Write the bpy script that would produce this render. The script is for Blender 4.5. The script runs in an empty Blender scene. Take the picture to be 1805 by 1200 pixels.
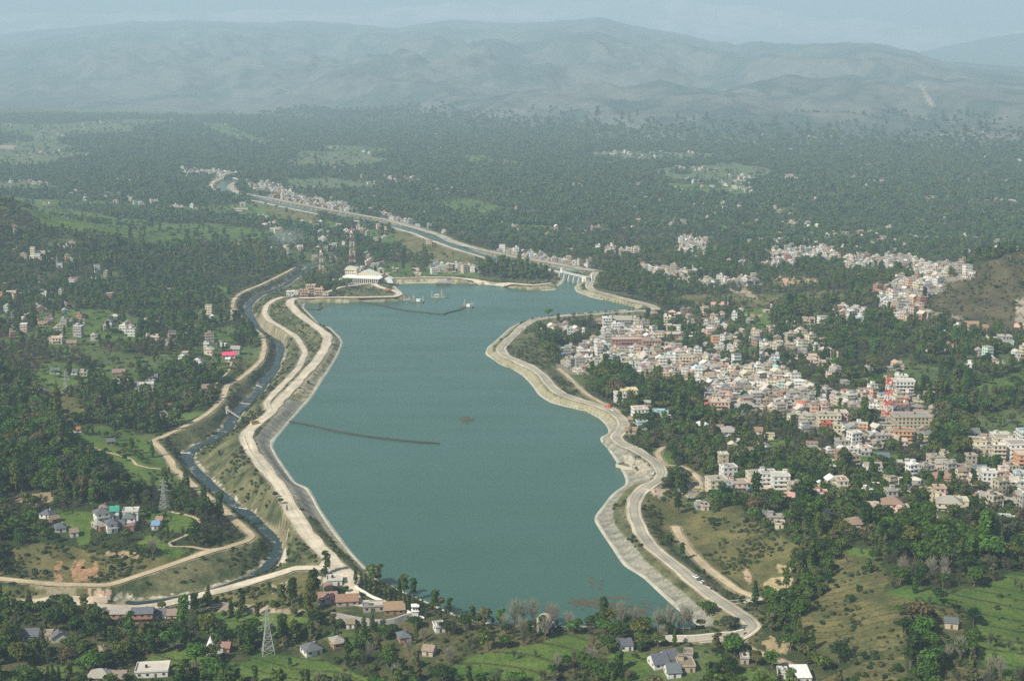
import bpy, bmesh, math, random
import numpy as np
from mathutils import Vector, Matrix, Euler

# ---------------------------------------------------------------- camera, sky, sun, exposure
SC = bpy.context.scene
W0, H0, FPX = 1805.0, 1200.0, 2480.0
PITCH = math.atan(500.0 / FPX)
CAMZ = 300.0
cd = bpy.data.cameras.new('camera'); cam = bpy.data.objects.new('camera', cd)
SC.collection.objects.link(cam); SC.camera = cam
cd.sensor_width = 36.0; cd.lens = 36.0 * FPX / W0
cd.clip_start = 1.0; cd.clip_end = 60000.0
cam.location = (0, 0, CAMZ); cam.rotation_euler = (math.pi / 2 - PITCH, 0, 0)
SUN_EL, SUN_AZ = 42.0, 232.0           # compass degrees, clockwise from +Y
wd = bpy.data.worlds.new('World'); SC.world = wd; wd.use_nodes = True
wn = wd.node_tree.nodes; wl = wd.node_tree.links
bg = wn.get('Background') or wn.new('ShaderNodeBackground')
sky = wn.new('ShaderNodeTexSky'); sky.sky_type = 'NISHITA'; sky.sun_disc = False
sky.sun_elevation = math.radians(SUN_EL); sky.sun_rotation = math.radians(SUN_AZ)
sky.altitude = 900; sky.air_density = 1.0; sky.dust_density = 2.5; sky.ozone_density = 1.0
wl.new(sky.outputs[0], bg.inputs[0]); bg.inputs[1].default_value = 0.055
ld = bpy.data.lights.new('sun', 'SUN'); ld.energy = 5.0; ld.angle = math.radians(0.5); ld.color = (1.0, 0.94, 0.81)
sun = bpy.data.objects.new('sun', ld); SC.collection.objects.link(sun)
_e, _a = math.radians(SUN_EL), math.radians(SUN_AZ)
sdir = Vector((math.cos(_e) * math.sin(_a), math.cos(_e) * math.cos(_a), math.sin(_e)))
sun.rotation_euler = sdir.to_track_quat('Z', 'Y').to_euler(); sun.location = sdir * 900
SC.view_settings.view_transform = 'Standard'; SC.view_settings.look = 'None'
SC.view_settings.gamma = 1.0; SC.view_settings.use_curve_mapping = False
SC.view_settings.exposure = 0.66
SC.cycles.use_denoising = False
SC.cycles.max_bounces = 5; SC.cycles.diffuse_bounces = 3; SC.cycles.transparent_max_bounces = 4
SC.cycles.volume_bounces = 1; SC.cycles.caustics_reflective = False; SC.cycles.caustics_refractive = False
HAZE_DENSITY = 0.000124; HAZE_COLOR = (0.575, 0.765, 0.905)

rng = np.random.default_rng(7); rnd = random.Random(7)
COL = SC.collection

# ---------------------------------------------------------------- numbers: photo pixels <-> the ground of the valley
cP, sP = math.cos(PITCH), math.sin(PITCH)
def proj(x, y, z):
    x = np.asarray(x, float); y = np.asarray(y, float); z = np.asarray(z, float)
    dz = z - CAMZ
    dep = y * cP - dz * sP; up = y * sP + dz * cP
    return W0 / 2 + FPX * x / dep, H0 / 2 - FPX * up / dep
def unz(u, v, z):
    u = np.asarray(u, float); v = np.asarray(v, float)
    a = (u - W0 / 2) / FPX; b = (H0 / 2 - v) / FPX
    dy = cP + b * sP; dz = -sP + b * cP
    t = (np.asarray(z, float) - CAMZ) / dz
    return a * t, dy * t

def _h(ix, iy, s):
    n = (ix.astype(np.int64) * 374761393 + iy.astype(np.int64) * 668265263 + s * 2147483647) & 0xFFFFFFFF
    n = ((n ^ (n >> 13)) * 1274126177) & 0xFFFFFFFF
    n = (n ^ (n >> 16)) & 0xFFFFFFFF
    return n / 4294967295.0
def vn(x, y, s=0):
    x = np.asarray(x, float); y = np.asarray(y, float)
    ix = np.floor(x); iy = np.floor(y); fx = x - ix; fy = y - iy
    fx = fx * fx * (3 - 2 * fx); fy = fy * fy * (3 - 2 * fy)
    a = _h(ix, iy, s); b = _h(ix + 1, iy, s); c = _h(ix, iy + 1, s); d = _h(ix + 1, iy + 1, s)
    return (a * (1 - fx) + b * fx) * (1 - fy) + (c * (1 - fx) + d * fx) * fy
def fbm(x, y, o=4, s=0):
    r = 0; a = 0.5; t = 0
    for i in range(o):
        r = r + a * vn(x * 2 ** i + 17.3 * i, y * 2 ** i - 9.1 * i, s + i); t += a; a *= 0.5
    return r / t
def inpoly(u, v, P):
    P = np.asarray(P, float); u = np.asarray(u); v = np.asarray(v)
    out = np.zeros(u.shape, bool)
    m = (u >= P[:, 0].min()) & (u <= P[:, 0].max()) & (v >= P[:, 1].min()) & (v <= P[:, 1].max())
    if not m.any(): return out
    x = u[m]; y = v[m]; ins = np.zeros(x.shape, bool)
    n = len(P); j = n - 1
    for i in range(n):
        xi, yi = P[i]; xj, yj = P[j]
        if yi != yj:
            ins ^= ((yi > y) != (yj > y)) & (x < (xj - xi) * (y - yi) / (yj - yi) + xi)
        j = i
    out[m] = ins
    return out
def smooth(a, b, x):
    t = np.clip((x - a) / (b - a), 0, 1); return t * t * (3 - 2 * t)
def resample(P, step, closed=False):
    P = np.asarray(P, float)
    if closed: P = np.vstack([P, P[:1]])
    # Catmull-Rom through the traced points
    pts = []
    n = len(P)
    for i in range(n - 1):
        p1, p2 = P[i], P[i + 1]
        p0 = P[i - 1] if i > 0 else (P[n - 2] if closed else 2 * p1 - p2)
        p3 = P[i + 2] if i + 2 < n else (P[1] if closed else 2 * p2 - p1)
        L = np.linalg.norm((p2 - p1)[:2]); k = max(1, int(math.ceil(L / step)))
        for q in range(k):
            t = q / k
            c = 0.5 * ((2 * p1) + (-p0 + p2) * t + (2 * p0 - 5 * p1 + 4 * p2 - p3) * t * t + (-p0 + 3 * p1 - 3 * p2 + p3) * t ** 3)
            lin = p1 + (p2 - p1) * t
            pts.append(0.55 * c + 0.45 * lin)
    if not closed: pts.append(P[-1])
    return np.array(pts)

# ---------------------------------------------------------------- traced outlines (photo pixels, real height in metres)
SHORE = [(536,542),(550,557),(567,575),(582,577),(600,595),(604,605),(596,625),(582,650),(567,672),(550,700),(530,722),(512,742),(500,757),(485,775),(481,787),(490,805),(505,827),(522,850),(545,861),(565,897),(591,934),(622,975),(650,1004),(670,1023),(692,1032),(718,1045),(747,1057),(775,1070),(815,1086),(857,1096),(902,1101),(984,1104),(1055,1102),(1126,1102),(1180,1106),(1231,1105),(1219,1092),(1196,1075),(1165,1047),(1134,1018),(1100,996),(1080,967),(1063,942),(1049,919),(1050,908),(1063,891),(1077,873),(1086,865),(1102,854),(1103,844),(1096,829),(1083,808),(1071,790),(1059,777),(1060,770),(1071,764),(1073,760),(1069,750),(1056,737),(1035,726),(1012,720),(995,716),(970,709),(950,696),(937,678),(920,661),(900,649),(885,644),(867,632),(856,624),(860,612),(880,595),(900,577),(920,567),(940,561),(975,557),(1025,552),(1075,548),(1124,544),(1100,537),(1075,531),(1050,526),(1030,520),(1016,514),(1013,507),(1018,500),(1016,494),(996,493),(990,500),(982,505),(978,511),(957,512),(925,510),(900,507),(870,502),(825,500),(792,500),(770,499),(740,499),(712,500),(697,503),(702,510),(714,519),(724,527),(707,530),(675,532),(637,532),(600,534),(562,534),(540,534)]
ROAD_L = [(522,526,5),(512,530,5),(511,537,5),(520,547,5),(535,560,5),(562,580,5),(576,592,5),(576,607,5),(562,632,5),(537,660,5),(512,687,5),(490,710,5),(475,730,5),(452,747,5),(437,760,5),(434,772,5),(442,792,5),(460,817,5),(480,842,5),(496,862,5),(514,897,5),(532,928,5),(562,965,5),(585,987,5),(605,1007,5),(622,1020,4.6)]
ROAD_S = [(590,998,5),(570,1002,4.5),(548,1001,3.5),(520,1002,2),(486,1013,-1),(449,1024,-4),(407,1036,-6),(364,1046,-7),(340,1053,-8),(283,1067,-9),(241,1072,-9.5),(198,1071,-10),(156,1067,-10),(122,1062,-10),(85,1060,-10),(28,1062,-10),(-60,1072,-10)]
TRACK_L = [(-60,1012,-3),(0,1020,-3),(42,1024,-3),(99,1029,-3),(170,1031,-4),(193,1030,-4),(227,1020,-4),(283,1002,-4),(340,982,-4),(396,966,-4),(436,953,-4),(445,945,-4),(436,936,-4),(411,914,-4),(391,894,-4),(368,877,-4),(346,860,-4),(325,842,-4),(305,825,-4),(300,810,-4),(282,790,-4),(270,777,-4),(287,770,-4),(325,752,-4),(362,732,-4),(382,715,-4),(395,697,-4),(401,680,-4),(420,670,-4),(445,650,-4),(460,635,-4),(466,615,-4),(464,597,-4),(457,587,-4),(444,577,-4),(432,567,-4),(420,556,-4),(410,542,-4),(411,531,-4),(420,520,-4),(435,512,-4),(460,502,-4),(485,490,-4),(505,480,-4),(522,470,-4)]
TRACK_I = [(500,524,3),(482,530,2),(470,540,0),(467,553,-1),(475,565,-1),(500,580,-1),(522,595,-1),(535,615,-1),(537,627,-1),(525,650,0),(505,672,1),(485,692,3),(470,710,4.6),(473,722,5)]
RIVER = [(575,460),(560,464),(545,470),(525,485),(505,500),(480,512),(457,520),(442,533),(437,545),(442,558),(450,567),(460,580),(474,592),(490,600),(496,612),(490,632),(482,652),(467,672),(450,695),(430,715),(412,735),(400,755),(387,767),(368,778),(350,785),(332,796),(330,808),(340,822),(357,840),(381,863),(407,885),(435,905),(458,925),(479,942),(490,958),(486,979),(472,999),(443,1013),(407,1028),(370,1040),(340,1047),(311,1052),(283,1057),(241,1062),(221,1060)]
ROAD_R = [(1050,480,5),(1043,488,5),(1041,497,5),(1038,505,5),(1045,512,5),(1075,520,5),(1112,530,5),(1145,538,5),(1163,549,5),(1150,552,5),(1135,548,5),(1100,550,5),(1050,554,5),(1000,557,5),(962,561,5),(938,566,5),(922,575,5),(907,590,5),(890,605,5),(883,615,5),(889,626,5),(912,637,5),(937,648,5),(957,663,5),(972,681,5),(990,695,5),(1020,705,5),(1050,713,5),(1072,722,5),(1092,735,5),(1100,748,5),(1095,760,5),(1085,770,5),(1097,782,5),(1120,792,5),(1140,805,5),(1157,817,5),(1166,832,5),(1160,847,5),(1143,856,5),(1129,866,5),(1119,881,5),(1116,898,5),(1121,917,5),(1133,942,5),(1148,962,5),(1191,999,5),(1225,1027,5),(1259,1053,5),(1287,1072,5),(1315,1090,5),(1325,1103,5),(1311,1115,5),(1290,1122,4.5),(1262,1125,4),(1230,1128,3.5)]
TRACK_R = [(1191,928,-2),(1197,942,-2),(1216,970,-1),(1245,999,0),(1281,1027,1),(1300,1041,2),(1328,1052,3),(1340,1057,4)]
TRACK_T = [(985,650,0),(1005,667,0),(1020,682,1),(1035,696,3),(1060,710,4),(1085,722,5),(1092,732,5)]
ROAD_E = [(1158,820,5),(1187,821,4),(1206,824,2),(1221,834,0),(1235,849,-2),(1228,862,-2)]
SPUR_E = [(1172,822,4.5),(1163,808,3),(1160,798,2),(1170,788,1)]
ROAD_S2 = [(1300,1119,4.5),(1298,1128,3),(1310,1139,2),(1334,1149,2),(1379,1166,3),(1408,1182,4),(1440,1215,4)]
CANAL = [(1020,479),(1000,479),(975,474),(925,466),(875,457),(837,447),(787,427),(775,422),(725,406),(675,395),(625,386),(575,377),(525,368),(475,357),(450,350),(425,345),(404,339),(392,331),(396,323),(414,318),(430,315)]
CROAD_N = [(1050,478,4),(1036,476,4),(975,465,4),(900,452,4),(850,441,4),(800,427,4),(775,415,4),(725,400,4),(675,387,4),(625,378,4),(550,365,4),(475,350,4),(435,343,4),(417,339,4),(407,330,4),(412,323,4),(428,319,4)]
CROAD_S = [(990,482,4),(965,475,4),(925,469,4),(875,461,4),(825,446,4),(800,439,4),(750,421,4),(725,411,4),(675,398,4),(625,390,4),(575,381,4),(500,366,4),(455,356,4),(425,351,4),(395,343,4),(372,332,4),(376,321,4),(400,313,4),(430,310,4)]
FARROAD = [(972,500,5),(940,503,5),(890,499,5),(850,495,5),(800,490,5),(750,489,5),(725,490,5),(690,491,5),(672,494,5),(658,500,5),(670,507,5),(685,511,5),(702,515,5),(704,520,5),(692,523,5),(650,524,5),(575,525,5),(525,526,5)]
YARD_R = [(545,522,5),(580,514,5),(600,507,5),(637,502,5),(660,499,5)]
SCREST = [(650,1030,3),(700,1052,3),(742,1074,3),(770,1090,3),(850,1108,3),(950,1114,3),(1050,1114,3),(1150,1115,3),(1230,1114,4),(1290,1118,4)]
LOOP_V = [(396,966,-4),(370,966,-2),(340,963,0),(302,963,1),(299,956,2),(326,945,2),(348,925,2),(351,917,2),(340,911,2),(297,901,2)]
PATH_F = [(155,785,2),(180,795,1),(207,802,0),(232,810,-1),(240,819,-1),(262,825,-2),(302,828,-4)]
PATH_P = [(380,677,-1),(392,667,0),(404,652,1),(409,636,2)]
def line_xy(P, z=None):
    P = np.asarray(P, float)
    zz = P[:, 2] if P.shape[1] > 2 else np.full(len(P), float(z))
    x, y = unz(P[:, 0], P[:, 1], zz)
    return np.stack([x, y, zz], 1)
RIVZ = -11.0
G = {}
shore = resample(line_xy(SHORE, 0.0), 5.0, closed=True)
G['shore'] = shore
LINES = {}   # name: (points, half width)
def addline(n, P, hw, z=None, step=5.0): LINES[n] = (resample(line_xy(P, z), step), hw)
addline('road_l', ROAD_L, 4.6); addline('road_s', ROAD_S, 4.0); addline('track_l', TRACK_L, 2.6)
addline('track_i', TRACK_I, 3.6); addline('river', RIVER, 3.8, RIVZ); addline('road_r', ROAD_R, 4.2)
addline('track_r', TRACK_R, 3.0); addline('track_t', TRACK_T, 2.2); addline('road_e', ROAD_E, 2.4); addline('spur_e', SPUR_E, 2.6)
addline('road_s2', ROAD_S2, 2.6); addline('canal', CANAL, 12.0, 2.0); addline('croad_n', CROAD_N, 8.5)
addline('croad_s', CROAD_S, 6.0); addline('farroad', FARROAD, 5.0); addline('yard', YARD_R, 3.5)
addline('screst', SCREST, 2.5); addline('loop_v', LOOP_V, 1.5); addline('path_f', PATH_F, 1.3); addline('path_p', PATH_P, 1.3)

# ---------------------------------------------------------------- the lie of the land
GX0, GX1, GY0, GY1, GS = -1200.0, 1260.0, 540.0, 3720.0, 3.0
gx = np.arange(GX0, GX1 + 1, GS); gy = np.arange(GY0, GY1 + 1, GS)
GXX, GYY = np.meshgrid(gx, gy)
HILLS = [(1900,575,240,68),(1770,560,110,14),(-90,450,260,85),(60,640,200,20),(40,830,110,16),(200,900,80,7),(1660,1150,120,26),(1560,960,120,16),
         (1400,960,70,8),(1700,700,260,14),(1300,860,60,6),(1407,505,60,16),(120,985,60,4),(568,470,60,8),(1560,700,120,6)]
def mount(x, y):
    """front range across the valley: foot, crest and skyline by direction, broken by spurs and gullies"""
    x = np.asarray(x, float); y = np.asarray(y, float)
    u = W0 / 2 + FPX * x / (0.98 * y + 59)
    us = [-400,0,100,230,330,450,560,700,780,830,900,960,1060,1110,1160,1210,1290,1340,1400,1480,1540,1600,1660,1720,1805,2200]
    vs = [70,62,52,40,36,40,38,50,38,36,42,40,30,46,52,64,78,73,78,76,76,90,108,112,120,125]
    vs_ = np.interp(u, us, vs) - 1.5 + 6 * (fbm(u / 22.0, u * 0 + 3.3, 4, 51) - 0.5)
    rs = np.interp(u, [-400, 0, 500, 1060, 1500, 1805, 2200], [20500, 20000, 18500, 15500, 12000, 10500, 9500])
    rf = np.interp(u, [-400, 0, 400, 900, 1400, 1805, 2200], [9200, 8800, 7600, 5900, 4700, 4000, 3800])
    rf = rf + 900 * (fbm(x / 900.0, y / 900.0, 3, 33) - 0.5)
    ang = np.arctan((H0 / 2 - vs_) / FPX) - PITCH
    zs = CAMZ + rs * np.tan(ang) * 1.0 + 0
    t = (y - rf) / (rs - rf)
    w = 420.0
    rid = 1 - np.abs(2 * fbm(x / 1300.0 + 0.6 * fbm(x / 600., y / 600., 2, 9), y / 2300.0, 5, 71) - 1) * 1.9
    rid2 = 1 - np.abs(2 * fbm(x / w, y / (w * 1.6), 4, 72) - 1)
    rid3 = 1 - np.abs(2 * fbm(x / 820.0 + y / 2600., y / 1900.0, 5, 77) - 1)
    tt = np.clip(t, 0, 1)
    env = tt ** 1.15
    mod = (1 - tt) * 1.15 * (0.9 * rid + 0.35 * rid2 - 0.72)
    up = zs * env * np.clip(1 + mod, 0.12, 1.9) + tt ** .7 * (1 - tt) * (90 * (rid2 ** 1.6 - .4) + 620 * (rid3 ** 1.7 - .45))
    up = np.maximum(0.0, np.minimum(up, zs * (0.3 + 0.7 * tt) + 12))
    up = np.where(t > 1, zs * np.clip(1 - 0.7 * (t - 1) ** 1.2, 0.0, 1) - 40 * (t - 1), up)
    return np.where(t > 0, up, 0.0)
def base(x, y):
    b = -7 + 7 * (fbm(x / 420.0, y / 420.0, 3, 3) - 0.5) + 3 * (fbm(x / 90.0, y / 90.0, 3, 5) - 0.5)
    for (u, v, r, h) in HILLS:
        cx, cy = unz(u, v, -5)
        d2 = ((x - cx) ** 2 + (y - cy) ** 2) / (r * r)
        b = b + h * np.exp(-d2) * (0.8 + 0.4 * fbm(x / 60.0, y / 60.0, 3, 8))
    return b
def distfield(P, closed=False, R=130.0):
    """nearest distance and the height of the nearest point, only near the line"""
    D = np.full(GXX.shape, 1e9); Z = np.zeros(GXX.shape)
    n = len(P); rngi = range(n if closed else n - 1)
    for i in rngi:
        a = P[i]; b = P[(i + 1) % n]
        x0 = min(a[0], b[0]) - R; x1 = max(a[0], b[0]) + R; y0 = min(a[1], b[1]) - R; y1 = max(a[1], b[1]) + R
        i0 = max(0, int((x0 - GX0) / GS)); i1 = min(len(gx), int((x1 - GX0) / GS) + 2)
        j0 = max(0, int((y0 - GY0) / GS)); j1 = min(len(gy), int((y1 - GY0) / GS) + 2)
        if i0 >= i1 or j0 >= j1: continue
        X = GXX[j0:j1, i0:i1]; Y = GYY[j0:j1, i0:i1]
        dx, dy = b[0] - a[0], b[1] - a[1]; L2 = dx * dx + dy * dy + 1e-9
        t = np.clip(((X - a[0]) * dx + (Y - a[1]) * dy) / L2, 0, 1)
        d = np.hypot(X - a[0] - t * dx, Y - a[1] - t * dy)
        s = D[j0:j1, i0:i1]; m = d < s
        s[m] = d[m]; Z[j0:j1, i0:i1][m] = (a[2] + t * (b[2] - a[2]))[m]
    return D, Z
HB = base(GXX, GYY)
num = HB / (30.0 ** 2); den = np.full(GXX.shape, 1 / 30.0 ** 2)
DIST = {}
WATER_IN = inpoly(GXX, GYY, shore[:, :2])
def addfeat(D, Z, hw, R=80.0):
    global num, den
    de = np.maximum(0, D - hw); w = 1.0 / (de ** 2 + 0.25) * (1 - smooth(R * 0.45, R, de))
    w = np.where(D < 1e8, w, 0); num = num + w * Z; den = den + w
for n, (P, hw) in LINES.items():
    D, Z = distfield(P, R=90.0 + hw); DIST[n] = D
    if n == 'river': addfeat(D, Z - 0.9, hw - 0.8)
    elif n == 'canal': addfeat(D, Z - 1.2, hw - 1.5, 22.0)
    elif n in ('path_f', 'path_p', 'loop_v'): addfeat(D, Z, hw + 1.0, 30.0)
    else: addfeat(D, Z, hw + 1.2)
DS, ZS = distfield(shore, True, 140.0); DIST['shore'] = DS
w = np.where(WATER_IN, 0, 1.0 / (np.maximum(0, DS - 0.5) ** 2 + 0.25) * (1 - smooth(20, 60, DS)))
num = num + w * 0.15; den = den + w
HG = num / den
HG = np.where(WATER_IN, -0.5 - np.minimum(DS * 0.3, 7.0), HG)
HG = HG + np.where(WATER_IN, 0, 0.35 * (fbm(GXX / 9.0, GYY / 9.0, 3, 21) - .5) * smooth(4, 14, np.minimum.reduce([DIST[k] for k in DIST])))
DROAD = np.minimum.reduce([DIST[k] - LINES[k][1] for k in LINES if k not in ('screst', 'path_f', 'path_p', 'loop_v')])
def gsamp(A, x, y):
    fx = np.clip((np.asarray(x, float) - GX0) / GS, 0, len(gx) - 1.001); fy = np.clip((np.asarray(y, float) - GY0) / GS, 0, len(gy) - 1.001)
    ix = fx.astype(int); iy = fy.astype(int); fx = fx - ix; fy = fy - iy
    return (A[iy, ix] * (1 - fx) + A[iy, ix + 1] * fx) * (1 - fy) + (A[iy + 1, ix] * (1 - fx) + A[iy + 1, ix + 1] * fx) * fy
def ground_z(x, y):
    x = np.asarray(x, float); y = np.asarray(y, float)
    ins = (x > GX0) & (x < GX1) & (y > GY0) & (y < GY1)
    edge = np.minimum.reduce([x - GX0, GX1 - x, y - GY0, GY1 - y])
    k = smooth(0, 120, edge)
    far = base(x, y)
    z = np.where(ins, gsamp(HG, x, y) * k + far * (1 - k), far)
    return z + mount(x, y)
def unproject(u, v):
    u = np.asarray(u, float); v = np.asarray(v, float)
    z = np.full(u.shape, -5.0)
    for _ in range(17):
        x, y = unz(u, v, z); z = 0.5 * z + 0.5 * np.minimum(ground_z(x, y), 280)
    x, y = unz(u, v, z)
    return x, y, ground_z(x, y)

# ---------------------------------------------------------------- land cover, traced as patches
def rect(u0, v0, u1, v1): return [(u0, v0), (u1, v0), (u1, v1), (u0, v1)]
FIELDS = [
 [(50,370),(110,366),(200,383),(330,397),(400,398),(452,404),(560,418),(585,428),(480,432),(350,425),(250,425),(170,412),(60,400)],
 [(390,362),(430,366),(520,385),(575,390),(600,400),(560,405),(480,392),(400,380)],
 [(0,345),(60,352),(150,352),(260,362),(240,368),(120,365),(0,362)],
 [(110,750),(180,750),(235,757),(262,790),(300,830),(328,850),(322,866),(240,862),(180,842),(205,818),(135,800)],
 [(640,468),(700,462),(760,474),(830,480),(850,490),(780,487),(700,488),(650,492)],[(755,450),(840,470),(850,486),(790,482),(750,470)],
 [(800,1168),(830,1150),(880,1140),(950,1128),(1010,1118),(1038,1122),(1040,1140),(1000,1165),(940,1200),(800,1210)],
 [(1062,1165),(1090,1148),(1140,1152),(1150,1170),(1130,1200),(1060,1205)],
 [(230,1170),(300,1150),(375,1148),(380,1162),(300,1176)],[(-20,1195),(60,1182),(160,1172),(160,1180),(100,1200)],[(385,1172),(450,1165),(520,1170),(560,1190),(560,1210),(385,1210)],
 [(450,1148),(560,1158),(610,1180),(700,1210),(440,1200)],[(355,1080),(540,1078),(545,1100),(480,1125),(370,1115)],[(560,1120),(640,1110),(640,1130),(580,1140)],
 [(1550,1052),(1600,1028),(1680,1040),(1740,1030),(1790,1008),(1830,1008),(1830,1165),(1780,1195),(1735,1165),(1728,1105),(1695,1075),(1650,1065)],
 [(1480,960),(1530,970),(1560,995),(1530,1000),(1490,975)],[(85,898),(160,905),(165,935),(130,950),(100,930)],[(125,915),(160,915),(160,960),(140,965)],
 [(230,895),(330,905),(345,925),(320,945),(260,925)],[(180,975),(260,985),(240,1005),(190,1000)],[(265,940),(300,965),(330,975),(300,990),(240,960)],
 [(1310,545),(1362,533),(1366,560),(1358,592),(1310,590)],[(1440,700),(1475,712),(1470,735),(1440,730)],[(1150,790),(1175,788),(1190,802),(1185,818),(1172,818)],
 [(1345,775),(1390,778),(1392,795),(1345,795)],[(1500,800),(1540,790),(1600,800),(1560,822),(1500,825)],[(1690,690),(1805,655),(1830,670),(1740,700)],
 [(60,560),(130,545),(190,545),(240,560),(160,590),(70,585)],[(140,585),(240,580),(250,600),(170,612)],[(380,640),(420,622),(450,640),(430,665),(395,668),(375,655)],
 [(300,735),(330,725),(365,725),(325,748)],[(70,640),(130,640),(160,665),(100,690),(60,670)],[(365,500),(410,505),(405,525),(360,520)],[(375,580),(410,575),(420,600),(380,605)],
 [(480,520),(512,512),(515,522),(492,524),(478,524)],[(180,640),(250,650),(245,662),(180,660)],[(1380,690),(1440,700),(1440,715),(1390,712)],
 [(1660,770),(1700,760),(1720,775),(1690,790)],[(620,390),(700,420),(690,440),(640,425)],[(1290,1180),(1350,1170),(1380,1200),(1300,1210)],
 [(1560,820),(1640,812),(1660,840),(1600,850)],
 [(780,275),(850,273),(935,290),(938,298),(860,292)],[(340,214),(400,220),(450,243),(520,252),(410,252)],[(60,178),(150,180),(230,195),(160,200),(60,192)],[(150,165),(330,180),(320,192),(200,186)],
 [(0,222),(60,222),(55,240),(0,238)],[(560,255),(700,262),(690,270),(570,264)],[(1480,455),(1700,462),(1690,470),(1480,464)],[(960,300),(1040,300),(1030,306)],[(1170,322),(1330,330),(1290,342),(1180,334)],[(760,355),(830,350),(900,370),(860,382),(790,375)],[(880,395),(990,400),(980,412),(900,408)],
]
SCRUB = [
 [(1480,975),(1530,985),(1575,1012),(1560,1042),(1620,1065),(1700,1080),(1705,1110),(1690,1140),(1600,1140),(1540,1150),(1440,1200),(1460,1220),(1720,1215),(1740,1180),(1640,1160),(1440,1165),(1400,1100),(1460,1040)],
 [(1640,520),(1700,480),(1760,455),(1850,420),(1990,420),(1990,600),(1830,590),(1760,588),(1700,582),(1645,550)],
 [(1130,870),(1175,860),(1230,900),(1290,905),(1400,960),(1380,1040),(1330,1050),(1260,1000),(1190,960),(1150,940)],
 [(0,990),(60,960),(130,968),(200,985),(330,985),(396,966),(283,1002),(193,1032),(0,1020)],
 [(0,1030),(190,1035),(193,1062),(0,1060)],
 [(193,1036),(283,1006),(396,970),(450,950),(470,975),(460,1000),(380,1030),(230,1058)],
 [(60,700),(110,690),(160,735),(90,750)],[(0,970),(70,965),(140,1000),(0,1020)],
 [(690,405),(750,422),(860,462),(820,470),(740,450),(700,440)],[(470,362),(560,382),(560,395),(480,380)],
 [(360,1050),(470,1025),(560,1008),(580,1015),(560,1060),(460,1070),(370,1065)],
 [(1200,555),(1300,560),(1300,575),(1210,578)],[(1180,520),(1350,520),(1480,510),(1500,535),(1380,545),(1200,540)],
 [(390,640),(430,625),(455,640),(430,665)],[(270,770),(330,752),(400,700),(425,690),(400,735),(360,765),(310,795)],
]
BARE = [ # orange or pale bare earth
 ([(1368,492),(1375,488),(1440,492),(1447,499),(1400,500),(1380,506),(1373,500)], (0.52,0.36,0.22)),
 ([(96,1003),(104,988),(112,990),(110,1024),(96,1026)], (0.46,0.27,0.15)),
 ([(128,1000),(135,982),(150,980),(158,990),(172,992),(176,1022),(130,1026)], (0.46,0.27,0.15)),
 ([(403,428),(452,427),(452,434),(410,438)], (0.52,0.36,0.22)),([(360,425),(392,428),(392,434),(362,434)], (0.42,0.28,0.2)),
 ([(150,1038),(195,1040),(192,1062),(155,1058)], (0.5,0.36,0.26)),
 ([(560,1016),(582,1014),(580,1030),(560,1028)], (0.5,0.45,0.36)),
 ([(600,1012),(618,1030),(640,1060),(690,1062),(715,1075),(690,1080),(620,1065),(608,1040)], (0.52,0.43,0.33)),
 ([(370,1062),(450,1066),(540,1074),(540,1080),(450,1080),(370,1076)], (0.42,0.34,0.24)),
 ([(1340,1128),(1372,1118),(1395,1130),(1385,1152),(1350,1150)], (0.45,0.35,0.2)),([(1310,1010),(1318,1000),(1325,1020),(1318,1034)], (0.5,0.36,0.24)),
 ([(1340,1030),(1355,1018),(1400,1018),(1400,1035),(1370,1045)], (0.46,0.36,0.2)),([(1365,995),(1395,998),(1392,1008),(1368,1008)], (0.46,0.36,0.2)),
 ([(1296,508),(1312,506),(1330,522),(1322,522)], (0.5,0.38,0.25)),([(1290,555),(1330,560),(1360,556),(1330,552)], (0.4,0.3,0.2)),
 ([(1790,530),(1830,520),(1830,575),(1790,570)], (0.4,0.33,0.26)),([(1610,545),(1700,560),(1650,572)], (0.3,0.25,0.18)),
 ([(470,995),(478,980),(492,962),(506,968),(502,990),(488,998)], (0.62,0.55,0.47)),
 ([(20,880),(80,866),(100,872),(90,888),(40,890)], (0.36,0.28,0.17)),([(186,975),(220,972),(245,976),(240,984),(190,982)], (0.42,0.3,0.18)),
 ([(1620,150),(1626,152),(1648,188),(1642,190)], (0.30,0.27,0.22)),([(1365,308),(1410,306),(1418,318),(1380,320)], (0.5,0.38,0.3)),([(650,312),(740,316),(745,322),(690,322)], (0.46,0.36,0.3)),
 ([(1610,348),(1660,350),(1640,358)], (0.4,0.33,0.28)),([(0,256),(28,257),(25,263),(0,262)], (0.5,0.38,0.3)),([(150,272),(175,274),(172,278),(150,277)], (0.5,0.38,0.3)),([(255,279),(285,280),(282,284),(256,284)], (0.55,0.48,0.4)),
 ([(575,985),(600,990),(596,994)], (0.5,0.4,0.3)),([(480,1030),(510,1026),(500,1046),(480,1046)],(0.36,0.33,0.24)),
 ([(1195,858),(1220,850),(1240,862),(1225,880),(1200,872)],(0.44,0.37,0.28)),([(1145,852),(1180,862),(1165,880),(1148,872)],(0.48,0.37,0.28)),
 ([(1098,800),(1112,803),(1138,814),(1156,834),(1148,846),(1130,840),(1112,826)], (0.50,0.44,0.33)),
 ([(1270,505),(1330,520),(1340,530),(1290,515)],(0.4,0.33,0.22)),
]
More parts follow.
